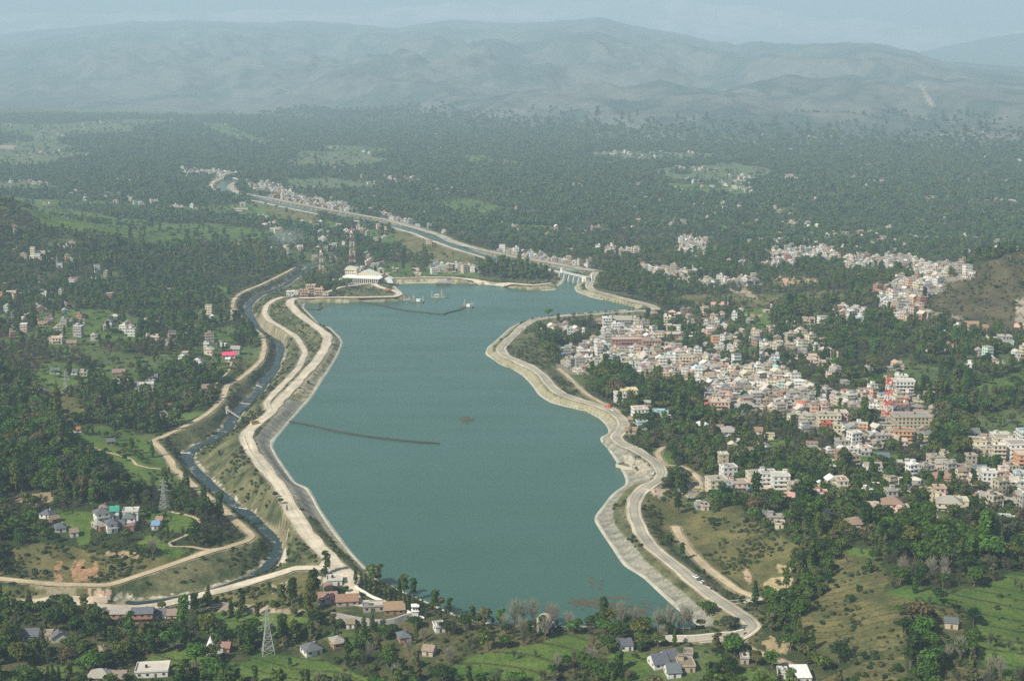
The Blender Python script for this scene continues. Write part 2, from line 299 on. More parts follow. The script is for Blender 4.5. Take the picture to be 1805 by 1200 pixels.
PAVED = [ # concrete slabs on the inner banks
 ([(1077,873),(1086,866),(1102,862),(1093,876),(1082,892),(1080,902),(1084,922),(1096,940),(1117,960),(1138,988),(1168,1014),(1202,1042),(1236,1071),(1262,1096),(1250,1108),(1231,1105),(1219,1092),(1196,1075),(1165,1047),(1134,1018),(1100,996),(1080,967),(1063,942),(1049,919),(1050,908),(1063,891)]),
 ([(1059,777),(1071,764),(1085,760),(1078,770),(1088,784),(1110,795),(1135,812),(1150,830),(1145,848),(1102,856),(1103,844),(1096,829),(1083,808),(1071,790)]),
 ([(1070,748),(1088,746),(1092,755),(1072,765)]),
 ([(505,702),(527,707),(546,703),(530,722),(512,742),(500,757),(485,775),(481,787),(490,805),(505,827),(522,850),(510,858),(490,842),(470,812),(455,787),(450,771),(462,755),(485,732)]),
 ([(508,860),(522,850),(545,861),(565,897),(591,934),(622,975),(612,972),(580,935),(560,911),(542,912),(530,890)]),
]
RUBBLE = [ # stony riprap, pale
 ([(578,592),(600,595),(604,605),(596,625),(582,650),(567,672),(550,700),(527,707),(505,700),(540,665),(568,632),(582,607)]),
 ([(660,497),(690,493),(740,491),(800,492),(850,497),(890,501),(940,506),(972,503),(978,511),(957,512),(925,510),(870,502),(792,500),(712,500),(690,505)]),
 ([(525,528),(650,526),(704,522),(724,527),(707,530),(637,532),(540,534),(534,542),(520,538)]),
]
TOWNS = [ # patch, houses per patch, height of block
 [(985,640),(1000,620),(1040,604),(1075,600),(1130,612),(1190,612),(1232,630),(1290,650),(1370,655),(1440,680),(1478,700),(1470,722),(1440,742),(1380,735),(1310,735),(1250,722),(1235,705),(1200,675),(1130,668),(1090,655),(1060,662),(1010,662),(990,655)],
 [(1390,738),(1440,745),(1500,752),(1550,745),(1640,755),(1640,778),(1590,790),(1510,785),(1440,765),(1390,752)],
 [(1480,690),(1530,695),(1600,705),(1645,728),(1640,745),(1560,742),(1500,732),(1480,715)],
 [(1060,580),(1110,572),(1160,590),(1180,600),(1130,610),(1060,600)],
 [(950,578),(1000,572),(1030,590),(1000,600),(955,592)],
 [(1240,500),(1330,490),(1345,502),(1260,508),(1180,500)],
 [(1490,455),(1600,455),(1640,468),(1710,470),(1720,492),(1650,498),(1590,485),(1540,478),(1490,475)],
 [(1580,495),(1660,492),(1670,512),(1620,530),(1640,560),(1600,570),(1560,550),(1545,520)],
 [(1470,545),(1530,545),(1525,568),(1480,565)],
 [(1360,445),(1470,440),(1480,460),(1400,465),(1355,455)],
 [(1195,420),(1250,425),(1240,455),(1200,450)],
 [(1040,438),(1130,442),(1125,455),(1060,452)],
 [(1710,770),(1740,772),(1830,775),(1830,830),(1760,820),(1705,800)],
 [(860,440),(905,442),(970,458),(1040,466),(1050,474),(975,463),(880,450)],
 [(430,322),(480,322),(520,345),(600,360),(640,372),(620,378),(540,362),(470,346),(440,340)],
 [(640,372),(700,385),(760,405),(740,402),(680,386)],
 [(757,466),(800,468),(860,472),(850,480),(800,482),(760,478)],
 [(310,300),(400,305),(420,312),(380,316),(330,312)],
 [(1650,835),(1700,832),(1800,852),(1800,868),(1690,850)],
 [(1130,470),(1200,478),(1240,485),(1200,495),(1130,485)],
 [(1420,560),(1450,560),(1450,578),(1420,575)],[(1245,575),(1270,570),(1280,590),(1245,600)],
]
GROVES = [
 [(-60,650),(60,700),(105,745),(125,800),(190,848),(240,878),(150,892),(60,868),(-60,890)],[(1480,925),(1560,935),(1700,950),(1830,945),(1830,1000),(1760,1000),(1640,1005),(1560,975)],[(1590,1090),(1640,1085),(1650,1200),(1600,1210)],
 [(1025,690),(1040,665),(1070,645),(1100,655),(1120,672),(1100,690),(1080,712),(1050,705)],
 [(1125,720),(1130,690),(1160,678),(1200,688),(1235,700),(1250,735),(1245,760),(1200,755),(1160,740),(1140,712)],
 [(1650,700),(1700,720),(1710,760),(1700,830),(1650,820),(1645,750)],[(960,590),(985,600),(985,640),(950,640),(935,620)],
 [(1490,742),(1545,738),(1540,758),(1500,756)],[(840,470),(930,478),(968,484),(960,497),(900,494),(850,486)],[(1365,545),(1430,540),(1460,555),(1440,575),(1380,570)],
 [(1340,870),(1420,885),(1440,930),(1380,925),(1300,910)],
]
# no trees: embankments
LOOSE = [[(1380,640),(1500,650),(1640,690),(1640,720),(1480,700)], [(1180,545),(1300,560),(1290,605),(1190,600)], [(1640,800),(1810,830),(1810,905),(1560,900),(1520,860)], [(1480,780),(1640,790),(1700,830),(1560,840),(1480,830)], [(1300,590),(1450,590),(1480,640),(1350,645)], [(1400,850),(1500,850),(1520,900),(1420,890)], [(1640,580),(1810,585),(1810,640),(1700,640)],[(1180,600),(1290,600),(1380,650),(1290,650),(1230,630)]]
CORR_L = [(p[0], p[1]) for p in TRACK_L[9:]] + [(545,466),(540,490),(520,510),(520,524),(536,534)] + SHORE[:26] + [(600,1000),(500,1020),(380,1048),(240,1066),(190,1040),(283,1004)]
CORR_R = [(p[0], p[1]) for p in SHORE[36:]] + [(652,498),(690,486),(800,485),(900,494),(985,494),(992,478),(1060,478),(1055,508),(1110,520),(1150,530),(1172,550),(1150,560),(1060,562),(985,568),(945,585),(950,600),(960,620),(985,650),(1005,672),(1030,690),(1080,715),(1110,735),(1112,760),(1105,775),(1140,795),(1170,815),(1180,830),(1170,850),(1155,862),(1140,890),(1145,915),(1170,955),(1230,1005),(1300,1050),(1345,1075),(1350,1110),(1330,1130),(1290,1130)]

def classify(x, y, z):
    """land cover of ground points -> class id and colour"""
    u, v = proj(x, y, z)
    near = np.clip((v - 250) / 600, 0.06, 1)
    n1 = fbm(x / 40., y / 40., 3, 101); n2 = fbm(x / 40., y / 40., 3, 102)
    uw = u + (n1 - 0.5) * 26 * near; vw = v + (n2 - 0.5) * 16 * near
    jit = fbm(x / 11., y / 11., 3, 103); big = fbm(x / 260., y / 330., 4, 104); fine = fbm(x / 3.2, y / 3.2, 3, 105)
    c = np.zeros(x.shape + (3,)); cls = np.zeros(x.shape, int)
    t = smooth(0.38, 0.66, 0.5 * jit + 0.5 * big)
    c[:] = np.array((0.035, 0.052, 0.018))[None] * (1 - t[:, None]) + np.array((0.105, 0.10, 0.042))[None] * t[:, None]
    def put(m, a, b, k, tt=None):
        if not m.any(): return
        q = (jit if tt is None else tt)[m]
        c[m] = np.asarray(a)[None] * (1 - q[:, None]) + np.asarray(b)[None] * q[:, None]
        cls[m] = k
    # clearings between the woods
    sc_ = np.interp(y, [2300, 2900, 3800, 6000], [1.0, 2.2, 3.2, 4.2]); clear = fbm(x / (95. * sc_ * (1 + .5 * (y > 3000))), y / (130. * sc_ * (1 - .3 * smooth(2600, 3400, y))), 5, 110)
    m = (clear > np.interp(y, [2300, 2900, 3600, 4500], [0.615, 0.605, 0.585, 0.565])) & (y < 9000)
    put(m, (0.045, 0.080, 0.022), (0.12, 0.150, 0.055), 1)
    put(m & (y > 3200), (0.07, 0.105, 0.045), (0.15, 0.17, 0.08), 1)  # far clearings painted paler, standing in for thicker haze
    tq = (y + 0.35 * x) / 13.0 + 3.2 * fbm(x / 75., y / 75., 3, 131); terr = tq - np.floor(tq)
    for P in FIELDS:
        m = inpoly(uw, vw, P); ter = fbm(x / 60. + y / 25., y / 14., 2, 120)
        put(m, (0.035, 0.092, 0.016), (0.135, 0.175, 0.042), 1, np.clip(0.6 * ter + 0.7 * jit - 0.15, 0, 1))
        if np.array(P)[:, 1].min() > 1000:
            k = m & (terr < .13); c[k] = np.array((0.05, 0.06, 0.025))
    for P in SCRUB:
        m = inpoly(uw, vw, P); put(m, (0.052, 0.068, 0.022), (0.170, 0.145, 0.060), 2, np.clip(jit * 1.3 - 0.1, 0, 1))
        if P[0][0] == 1640: put(m, (0.040, 0.041, 0.022), (0.112, 0.094, 0.052), 2, np.clip(jit * 1.3 - 0.1, 0, 1))
        if P[0][0] == 1480:
            tq2 = (y + 0.2 * x) / 7.5 + 5 * fbm(x / 60., y / 60., 3, 132); k = m & ((tq2 - np.floor(tq2)) < .2); c[k] = np.array((0.075, 0.07, 0.035))
    for P in TOWNS:
        m = inpoly(uw, vw, P); put(m, (0.10, 0.10, 0.06), (0.34, 0.30, 0.24), 4, fine)
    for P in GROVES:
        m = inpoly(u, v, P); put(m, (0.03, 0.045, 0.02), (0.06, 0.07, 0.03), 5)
    mm = inpoly(u, v, CORR_L) | inpoly(u, v, CORR_R)
    put(mm, (0.046, 0.062, 0.026), (0.155, 0.148, 0.072), 3, np.clip(.5 + (jit - .5) * 1.7 + (fine - .5) * 1.3, 0, 1))
    ds = gsamp(np.minimum(DS, 200), x, y)
    put(mm & (ds < 7) & (y < GY1 - 50), (0.22, 0.20, 0.12), (0.36, 0.33, 0.22), 3)
    dr = gsamp(np.minimum(DIST['river'], 200), x, y)
    m = (dr < 7.2) & (fbm(x / 25., y / 25., 2, 181) > .42) & (cls != 2) & (y < 2100); put(m, (0.12, 0.115, 0.07), (0.46, 0.42, 0.32), 3, smooth(.45, .62, fine))
    for P in RUBBLE:
        m = inpoly(u, v, P); put(m, (0.16, 0.15, 0.08), (0.44, 0.38, 0.24), 3, smooth(0.3, 0.7, fine))
    joint = np.sin((x * 0.6 + y * 0.8) * 2 * np.pi / 9.0)
    for P in PAVED:
        m = inpoly(u, v, P); q = np.clip(0.25 + 0.9 * (fbm(x / 6., y / 2.0, 3, 130) - .25) + 0.14 * joint, 0, 1); put(m, (0.15, 0.145, 0.115), (0.34, 0.32, 0.255), 3, q)
    for P, cc in BARE:
        m = inpoly(u + (n1 - .5) * 12 * near + (jit - .5) * 12 * near, v + (n2 - .5) * 7 * near + (fine - .5) * 9 * near, P)
        if P[0][0] != 470: m = m & (fbm(x / 3.0, y / 12., 3, 171) > .36)
        cc = np.array(cc); put(m, cc * 0.55, cc * 1.05, 3, fine)
    # steep road sides and verges
    dro = gsamp(np.minimum(DROAD, 60), x, y); insg = (x > GX0 + 5) & (x < GX1 - 5) & (y > GY0 + 5) & (y < GY1 - 5)
    m = insg & (dro < 1.3) & (v > 300); put(m, (0.16, 0.14, 0.08), (0.32, 0.28, 0.19), 3)
    # the far slopes
    mh = mount(x, y)
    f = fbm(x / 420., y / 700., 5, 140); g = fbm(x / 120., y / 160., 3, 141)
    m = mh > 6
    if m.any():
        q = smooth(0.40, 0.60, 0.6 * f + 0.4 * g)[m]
        c[m] = np.array((0.055, 0.085, 0.078))[None] * (1 - q[:, None]) + np.array((0.135, 0.145, 0.130))[None] * q[:, None]  # cool blue-grey tint: part of the distance haze is painted into the slopes
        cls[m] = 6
        for P, cc in [b for b in BARE if b[0][0][0] == 1620]:
            k = inpoly(u, v, P) & m; c[k] = cc
    return cls, c, u, v

# ---------------------------------------------------------------- mesh and material helpers
def mesh_np(name, V, F, col=None, smooth_=False, uv=None):
    V = np.asarray(V, np.float32); F = np.asarray(F, np.int32); k = F.shape[1]
    me = bpy.data.meshes.new(name)
    me.vertices.add(len(V)); me.vertices.foreach_set('co', V.ravel())
    me.loops.add(F.size); me.loops.foreach_set('vertex_index', F.ravel())
    me.polygons.add(len(F)); me.polygons.foreach_set('loop_start', np.arange(0, F.size, k, dtype=np.int32))
    if smooth_: me.polygons.foreach_set('use_smooth', np.ones(len(F), bool))
    me.update(calc_edges=True)
    if col is not None:
        ca = me.color_attributes.new('col', 'FLOAT_COLOR', 'POINT')
        cc = np.ones((len(V), 4), np.float32); cc[:, :3] = col; ca.data.foreach_set('color', cc.ravel())
    return me
def link(name, me, mat=None, parent=None, loc=None):
    o = bpy.data.objects.new(name, me); COL.objects.link(o)
    if mat is not None and me is not None and not me.materials: me.materials.append(mat)
    if parent is not None: o.parent = parent
    if loc is not None: o.location = loc
    return o
def struct(name, me, mat): o = link(name, me, mat); o['kind'] = 'structure'; return o
def grid_faces(r, c):
    i = np.arange(r - 1)[:, None] * c + np.arange(c - 1)[None]
    return np.stack([i, i + 1, i + c + 1, i + c], -1).reshape(-1, 4)

def newmat(name, rough=0.9, spec=0.2):
    m = bpy.data.materials.new(name); m.use_nodes = True
    b = m.node_tree.nodes['Principled BSDF']
    b.inputs['Roughness'].default_value = rough; b.inputs['Specular IOR Level'].default_value = spec
    return m, m.node_tree.nodes, m.node_tree.links, b
def mixc(nd, lk, mode, fac, a, b):
    n = nd.new('ShaderNodeMix'); n.data_type = 'RGBA'; n.blend_type = mode; n.clamp_result = False
    for s, val in ((0, fac), (6, a), (7, b)):
        if hasattr(val, 'is_output') or isinstance(val, bpy.types.NodeSocket): lk.new(val, n.inputs[s])
        else: n.inputs[s].default_value = val if s == 0 else (*val, 1.0)
    return n.outputs[2]
def noise(nd, lk, scale, detail=4, rough=0.55, vec=None):
    n = nd.new('ShaderNodeTexNoise'); n.inputs['Scale'].default_value = scale; n.inputs['Detail'].default_value = detail; n.inputs['Roughness'].default_value = rough
    if vec is None:
        g = nd.new('ShaderNodeNewGeometry'); vec = g.outputs['Position']
    lk.new(vec, n.inputs['Vector']); return n.outputs[0]
def ramp(nd, lk, fac, stops):
    r = nd.new('ShaderNodeValToRGB'); e = r.color_ramp.elements
    while len(e) < len(stops): e.new(0.5)
    for k, (p, c) in enumerate(stops): e[k].position = p; e[k].color = (*c, 1)
    lk.new(fac, r.inputs[0]); return r.outputs[0]
def maprange(nd, lk, v, a, b, c, d):
    m = nd.new('ShaderNodeMapRange'); lk.new(v, m.inputs[0])
    for i, q in enumerate((a, b, c, d)): m.inputs[i + 1].default_value = q
    return m.outputs[0]
def grey(nd, lk, v):
    c = nd.new('ShaderNodeCombineColor'); [lk.new(v, c.inputs[i]) for i in range(3)]; return c.outputs[0]

M = {}
def build_materials():
    # ground: land-cover colour with grass and soil grain
    m, nd, lk, b = newmat('ground_cover', 0.95, 0.1)
    at = nd.new('ShaderNodeAttribute'); at.attribute_name = 'col'
    n1 = noise(nd, lk, 0.55, 6, 0.65); f = maprange(nd, lk, n1, 0.3, 0.7, 0.62, 1.38)
    n2 = noise(nd, lk, 0.045, 5, 0.6); f2 = maprange(nd, lk, n2, 0.3, 0.7, 0.82, 1.18)
    o = mixc(nd, lk, 'MULTIPLY', 1.0, at.outputs['Color'], grey(nd, lk, f)); o = mixc(nd, lk, 'MULTIPLY', 1.0, o, grey(nd, lk, f2))
    lk.new(o, b.inputs['Base Color'])
    bp = nd.new('ShaderNodeBump'); bp.inputs['Strength'].default_value = 0.6; bp.inputs['Distance'].default_value = 0.7; lk.new(n1, bp.inputs['Height']); lk.new(bp.outputs[0], b.inputs['Normal'])
    M['ground'] = m
    # hills
    m, nd, lk, b = newmat('hill_cover', 0.95, 0.1)
    at = nd.new('ShaderNodeAttribute'); at.attribute_name = 'col'
    n1 = noise(nd, lk, 0.02, 7, 0.7); f = maprange(nd, lk, n1, 0.3, 0.7, 0.72, 1.28)
    o = mixc(nd, lk, 'MULTIPLY', 1.0, at.outputs['Color'], grey(nd, lk, f)); lk.new(o, b.inputs['Base Color'])
    bp = nd.new('ShaderNodeBump'); bp.inputs['Strength'].default_value = 1.0; bp.inputs['Distance'].default_value = 9.0; lk.new(n1, bp.inputs['Height']); lk.new(bp.outputs[0], b.inputs['Normal'])
    M['hill'] = m
    # reservoir water, silty green
    m, nd, lk, b = newmat('silty_water', 0.28, 0.5)
    n1 = noise(nd, lk, 0.012, 4, 0.6); mp = nd.new('ShaderNodeMapping'); gm = nd.new('ShaderNodeNewGeometry'); lk.new(gm.outputs['Position'], mp.inputs[0]); mp.inputs['Rotation'].default_value = (0, 0, .5); mp.inputs['Scale'].default_value = (.35, 2.2, 1); n3 = noise(nd, lk, 0.010, 6, 0.6, mp.outputs[0])
    o = mixc(nd, lk, 'MIX', maprange(nd, lk, n1, 0.05, 0.95, 0, 1), (0.035, 0.093, 0.066), (0.052, 0.118, 0.085)); lk.new(o, b.inputs['Base Color'])
    b.inputs['IOR'].default_value = 1.33; lk.new(maprange(nd, lk, n3, 0.15, 0.85, 0.14, 0.46), b.inputs['Roughness'])
    n2 = noise(nd, lk, 0.6, 3, 0.5); bp = nd.new('ShaderNodeBump'); bp.inputs['Strength'].default_value = 0.35; bp.inputs['Distance'].default_value = 0.10; lk.new(n2, bp.inputs['Height']); lk.new(bp.outputs[0], b.inputs['Normal'])
    M['water'] = m
    m, nd, lk, b = newmat('river_water', 0.4, 0.10)
    n1 = noise(nd, lk, 0.16, 6, 0.65)
    lk.new(ramp(nd, lk, n1, [(0.0, (0.018, 0.032, 0.032)), (0.58, (0.03, 0.055, 0.06)), (0.66, (0.25, 0.25, 0.2)), (1, (0.4, 0.38, 0.3))]), b.inputs['Base Color']); M['river'] = m
    def grain(name, a, bb, sc, rough=0.9, sc2=0.07, spec=0.2, tread=False):
        m, nd, lk, b = newmat(name, rough, spec)
        n1 = noise(nd, lk, sc, 6, 0.65); n2 = noise(nd, lk, sc2, 4, 0.5)
        o = mixc(nd, lk, 'MIX', maprange(nd, lk, n1, 0.3, 0.7, 0, 1), a, bb)
        o = mixc(nd, lk, 'MULTIPLY', 1.0, o, grey(nd, lk, maprange(nd, lk, n2, 0.3, 0.7, 0.74, 1.14))); 
        if tread:
            at = nd.new('ShaderNodeAttribute'); at.attribute_name = 'col'; o = mixc(nd, lk, 'MULTIPLY', 1.0, o, at.outputs['Color'])
        lk.new(o, b.inputs['Base Color']); return m
    M['pale_road'] = grain('pale_gravel', (0.49, 0.42, 0.31), (0.69, 0.60, 0.46), 0.5, tread=True)
    M['dirt_road'] = grain('dirt', (0.40, 0.32, 0.20), (0.60, 0.48, 0.31), 0.6, tread=True)
    M['grey_road'] = grain('worn_asphalt', (0.30, 0.28, 0.22), (0.46, 0.42, 0.33), 0.7, tread=True)
    M['concrete'] = grain('concrete', (0.36, 0.34, 0.27), (0.52, 0.49, 0.40), 0.6)
    M['weed'] = grain('water_weed', (0.07, 0.05, 0.04), (0.13, 0.12, 0.07), 0.9)
    # plain painted things take their colour from the mesh; walls carry window rows on a UV grid in metres
    m, nd, lk, b = newmat('painted', 0.8, 0.25)
    at = nd.new('ShaderNodeAttribute'); at.attribute_name = 'col'
    n1 = noise(nd, lk, 0.9, 5, 0.6)
    lk.new(mixc(nd, lk, 'MULTIPLY', 1.0, at.outputs['Color'], grey(nd, lk, maprange(nd, lk, n1, 0.3, 0.7, 0.8, 1.1))), b.inputs['Base Color']); M['paint'] = m
    m, nd, lk, b = newmat('house_wall', 0.85, 0.2)
    at = nd.new('ShaderNodeAttribute'); at.attribute_name = 'col'
    uv = nd.new('ShaderNodeUVMap'); uv.uv_map = 'uv'; sp = nd.new('ShaderNodeSeparateXYZ'); lk.new(uv.outputs[0], sp.inputs[0])
    def math_(op, a, bb=None):
        q = nd.new('ShaderNodeMath'); q.operation = op
        for i, val in enumerate((a, bb)):
            if val is None: continue
            if isinstance(val, (int, float)): q.inputs[i].default_value = val
            else: lk.new(val, q.inputs[i])
        return q.outputs[0]
    fx = math_('FRACT', math_('DIVIDE', sp.outputs[0], 3.1)); fz = math_('FRACT', math_('DIVIDE', sp.outputs[1], 3.0))
    cell = nd.new('ShaderNodeCombineXYZ'); lk.new(math_('FLOOR', math_('DIVIDE', sp.outputs[0], 3.1)), cell.inputs[0]); lk.new(math_('FLOOR', math_('DIVIDE', sp.outputs[1], 3.0)), cell.inputs[1])
    wnz = nd.new('ShaderNodeTexWhiteNoise'); wnz.noise_dimensions = '2D'; lk.new(cell.outputs[0], wnz.inputs['Vector'])
    w = math_('MULTIPLY', math_('MULTIPLY', math_('GREATER_THAN', fx, 0.22), math_('LESS_THAN', fx, 0.72)), math_('MULTIPLY', math_('GREATER_THAN', fz, 0.26), math_('LESS_THAN', fz, 0.80)))
    w = math_('MULTIPLY', w, math_('GREATER_THAN', wnz.outputs[0], 0.22))
    w = math_('MULTIPLY', w, math_('GREATER_THAN', sp.outputs[1], 0.3))
    n1 = noise(nd, lk, 0.8, 5, 0.6)
    base_ = mixc(nd, lk, 'MULTIPLY', 1.0, at.outputs['Color'], grey(nd, lk, maprange(nd, lk, n1, 0.3, 0.7, 0.78, 1.1)))
    lk.new(mixc(nd, lk, 'MIX', w, base_, (0.035, 0.035, 0.035)), b.inputs['Base Color']); M['wall'] = m
    m, nd, lk, b = newmat('window_glass', 0.15, 0.5); b.inputs['Base Color'].default_value = (0.03, 0.035, 0.04, 1); M['glass'] = m
    # foliage
    def leaf(name, src):
        m, nd, lk, b = newmat(name, 0.75, 0.15)
        oi = nd.new('ShaderNodeObjectInfo')
        if src == 'object': c = oi.outputs['Color']
        else:
            nz = noise(nd, lk, 0.006, 4, 0.6, oi.outputs['Location'])
            a = ramp(nd, lk, oi.outputs['Random'], src); bb = ramp(nd, lk, oi.outputs['Random'], [(p, (q[0] * 0.75, q[1] * 0.95, q[2] * 0.9)) for p, q in src])
            c = mixc(nd, lk, 'MIX', maprange(nd, lk, nz, 0.35, 0.65, 0, 1), a, bb)
        n1 = noise(nd, lk, 0.45, 4, 0.6)
        c = mixc(nd, lk, 'MULTIPLY', 1.0, c, grey(nd, lk, maprange(nd, lk, n1, 0.3, 0.7, 0.42, 1.6))); lk.new(c, b.inputs['Base Color'])
        tr = nd.new('ShaderNodeBsdfTranslucent'); lk.new(c, tr.inputs[0]); mx = nd.new('ShaderNodeMixShader'); mx.inputs[0].default_value = 0.32
        lk.new(b.outputs[0], mx.inputs[1]); lk.new(tr.outputs[0], mx.inputs[2]); lk.new(mx.outputs[0], nd['Material Output'].inputs['Surface']); return m
    M['leaf'] = leaf('foliage', 'object')
    M['leaf_wood'] = leaf('woodland_foliage', [(0.0, (0.030, 0.066, 0.016)), (0.25, (0.056, 0.106, 0.018)), (0.5, (0.100, 0.142, 0.022)), (0.72, (0.115, 0.135, 0.036)), (0.88, (0.145, 0.125, 0.058)), (1.0, (0.085, 0.180, 0.024))])
    M['leaf_far_hazed'] = leaf('far_foliage_hazed', [(0.0, (0.045, 0.085, 0.032)), (0.3, (0.07, 0.125, 0.038)), (0.6, (0.105, 0.155, 0.05)), (0.85, (0.14, 0.15, 0.065)), (1.0, (0.10, 0.18, 0.045))])  # paler than the near foliage: distance haze put into the leaf colour
    M['twig_wood'] = leaf('bare_twigs', [(0.0, (0.13, 0.115, 0.075)), (0.5, (0.17, 0.145, 0.10)), (1.0, (0.10, 0.10, 0.06))])
    M['leaf_shrub'] = leaf('shrub_foliage', [(0.0, (0.035, 0.055, 0.02)), (0.5, (0.07, 0.095, 0.03)), (1.0, (0.12, 0.115, 0.05))])
    m, nd, lk, b = newmat('bark', 0.9, 0.1); b.inputs['Base Color'].default_value = (0.16, 0.13, 0.10, 1); M['bark'] = m
    m, nd, lk, b = newmat('snow_rock', 0.9, 0.1)
    at = nd.new('ShaderNodeAttribute'); at.attribute_name = 'col'; lk.new(at.outputs['Color'], b.inputs['Base Color']); M['snow'] = m
build_materials()

# ---------------------------------------------------------------- ground sheet and hills
def ground_sheet():
    ub = np.linspace(-560, W0 + 560, 1130)
    a = (ub - W0 / 2) / FPX
    ys = [520.0]
    while ys[-1] < 4600:
        r = ys[-1]; ys.append(r + max(0.9, 1.5 * r * r / (305.0 * FPX)))
    ys = np.array(ys)
    X = a[None] * (0.98 * ys[:, None] + 59); Y = np.repeat(ys[:, None], len(ub), 1)
    x = X.ravel(); y = Y.ravel(); z = ground_z(x, y)
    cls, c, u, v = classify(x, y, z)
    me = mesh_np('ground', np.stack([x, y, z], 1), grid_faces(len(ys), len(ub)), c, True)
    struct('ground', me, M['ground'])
    # beyond
    ub = np.linspace(-560, W0 + 560, 700); a = (ub - W0 / 2) / FPX
    ys2 = [4560.0]
    while ys2[-1] < 23500: ys2.append(ys2[-1] + min(34.0, max(13.0, ys2[-1] / 400.)))
    ys2 = np.array(ys2); X = a[None] * (0.98 * ys2[:, None] + 59); Y = np.repeat(ys2[:, None], len(ub), 1)
    x = X.ravel(); y = Y.ravel(); z = ground_z(x, y)
    z = z - 0.6 * (Y.ravel() < 4600)
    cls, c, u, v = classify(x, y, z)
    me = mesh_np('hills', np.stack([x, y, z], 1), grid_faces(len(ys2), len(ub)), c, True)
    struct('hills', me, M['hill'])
    # farther range on the right, snow range behind
    def far_range(name, us, vs, r, depth, seed, amp, mat, colf):
        uu = np.linspace(us[0], us[-1], 420); rr = np.linspace(-depth, depth * 0.6, 60)
        U, R = np.meshgrid(uu, rr); Y = r + R; X = (U - W0 / 2) / FPX * (0.98 * Y + 59)
        vv = np.interp(U, us, vs) + amp * (fbm(U / 40., U * 0 + seed, 5, seed) - .5)
        top = CAMZ + r * np.tan(np.arctan((H0 / 2 - vv) / FPX) - PITCH) - 0
        t = np.clip(1 - np.abs(R) / depth, 0, 1)
        rid = 1 - np.abs(2 * fbm(X / (depth * .35), Y / (depth * .6), 5, seed + 5) - 1)
        Z = -20 + (top + 20) * t ** 0.9 * (1 - (1 - t) * 0.6 * (1 - rid))
        me = mesh_np(name, np.stack([X.ravel(), Y.ravel(), Z.ravel()], 1), grid_faces(60, 420), colf(X, Y, Z).reshape(-1, 3), True)
        struct(name, me, mat)
    far_range('distant_hills', [1500, 1600, 1660, 1700, 1760, 1805, 1900, 2300], [130, 96, 82, 74, 62, 56, 40, 30], 17500, 3600, 11, 5, M['hill'],
              lambda X, Y, Z: np.stack([0.08 + 0 * X, 0.10 + 0 * X, 0.06 + 0 * X], -1))
    def snow(X, Y, Z):
        k = smooth(0.42, 0.6, fbm(X / 500., Y / 700. + Z / 300., 5, 61))[..., None]
        return np.array((0.62, 0.57, 0.58)) * k + np.array((0.36, 0.35, 0.36)) * (1 - k)
    far_range('snow_mountains', [-500, 300, 700, 850, 1000, 1100, 1200, 1260, 1370, 1430, 1500, 1600, 1700, 1805, 2300], [30, 22, 12, 2, 4, -2, -8, 8, 14, 32, 34, 46, 52, 52, 60], 25500, 3000, 23, 14, M['snow'], snow)
ground_sheet()

def drape(P, hw, lift=0.25, nseg=2, flat=None, jitter=0.0, seed=0):
    P = np.asarray(P); T = np.gradient(P[:, :2], axis=0); T /= np.linalg.norm(T, axis=1)[:, None] + 1e-9
    N = np.stack([-T[:, 1], T[:, 0]], 1); rows = []
    s = np.cumsum(np.r_[0, np.linalg.norm(np.diff(P[:, :2], axis=0), axis=1)])
    for j in range(nseg + 1):
        k = -1 + 2 * j / nseg; w_ = hw * np.ones(len(P))
        if jitter and abs(k) == 1: w_ = hw * (1 + jitter * (vn(s / 14.0, s * 0 + seed + k * 5, 9) - 0.5) * 2)
        rows.append(P[:, :2] + N * (k * w_)[:, None])
    X = np.array(rows)
    if flat is None:
        dist = np.hypot(X[..., 0], X[..., 1])
        Z = ground_z(X[..., 0], X[..., 1]); Z = np.maximum(Z, Z[nseg // 2][None] - 0.4) + lift + dist * 0.00012
    else: Z = np.zeros(X.shape[:2]) + flat
    V = np.stack([X[..., 0], X[..., 1], Z], -1).reshape(-1, 3)
    return V, grid_faces(nseg + 1, len(P))
def strip(name, key, mat, hw=None, lift=0.25, jitter=0.18, flat=None):
    P, w_ = LINES[key]; V, F = drape(P, w_ if hw is None else hw, lift, 6, flat, jitter, len(key)); n = len(P)
    lane = np.array([.80, .93, 1.04, .90, 1.04, .93, .80])[:, None]; s = np.arange(n)[None] / 5.0
    t = lane * (0.80 + 0.40 * fbm(s + np.arange(7)[:, None] * .7, s * 0 + len(name), 3, 55)); t = np.where(np.abs(np.arange(7)[:, None] - 3) == 3, t * (.62 + .6 * vn(s * 1.7, s * 0 + 4, 8)), t)
    me = mesh_np(name, V, F[:, ::-1], np.repeat(t.ravel()[:, None], 3, 1), False); me.update()
    return struct(name, me, mat)
# water surfaces
def fill(name, pts, z, mat):
    bm = bmesh.new(); vs = [bm.verts.new((p[0], p[1], z)) for p in pts]; f = bm.faces.new(vs)
    bmesh.ops.triangulate(bm, faces=[f]); bmesh.ops.recalc_face_normals(bm, faces=bm.faces[:])
    me = bpy.data.meshes.new(name); bm.to_mesh(me); bm.free()
    if me.polygons[0].normal.z < 0: me.flip_normals()
    return struct(name, me, mat)
fill('reservoir_water', shore, 0.0, M['water'])
_rp = LINES['river'][0]; _ru, _rv = proj(_rp[:, 0], _rp[:, 1], _rp[:, 2])
strip('river', 'river', M['river'], 4.1 * (1 - 0.50 * smooth(985, 1020, _rv)) * (1 - .35 * smooth(560, 500, _rv)), flat=RIVZ, jitter=0.28)
cp = LINES['canal'][0]; strip('canal_water', 'canal', M['water'], 8.5, flat=2.4, jitter=0.0)
strip('main_gravel_road', 'road_l', M['pale_road'], 5.0, 0.30)
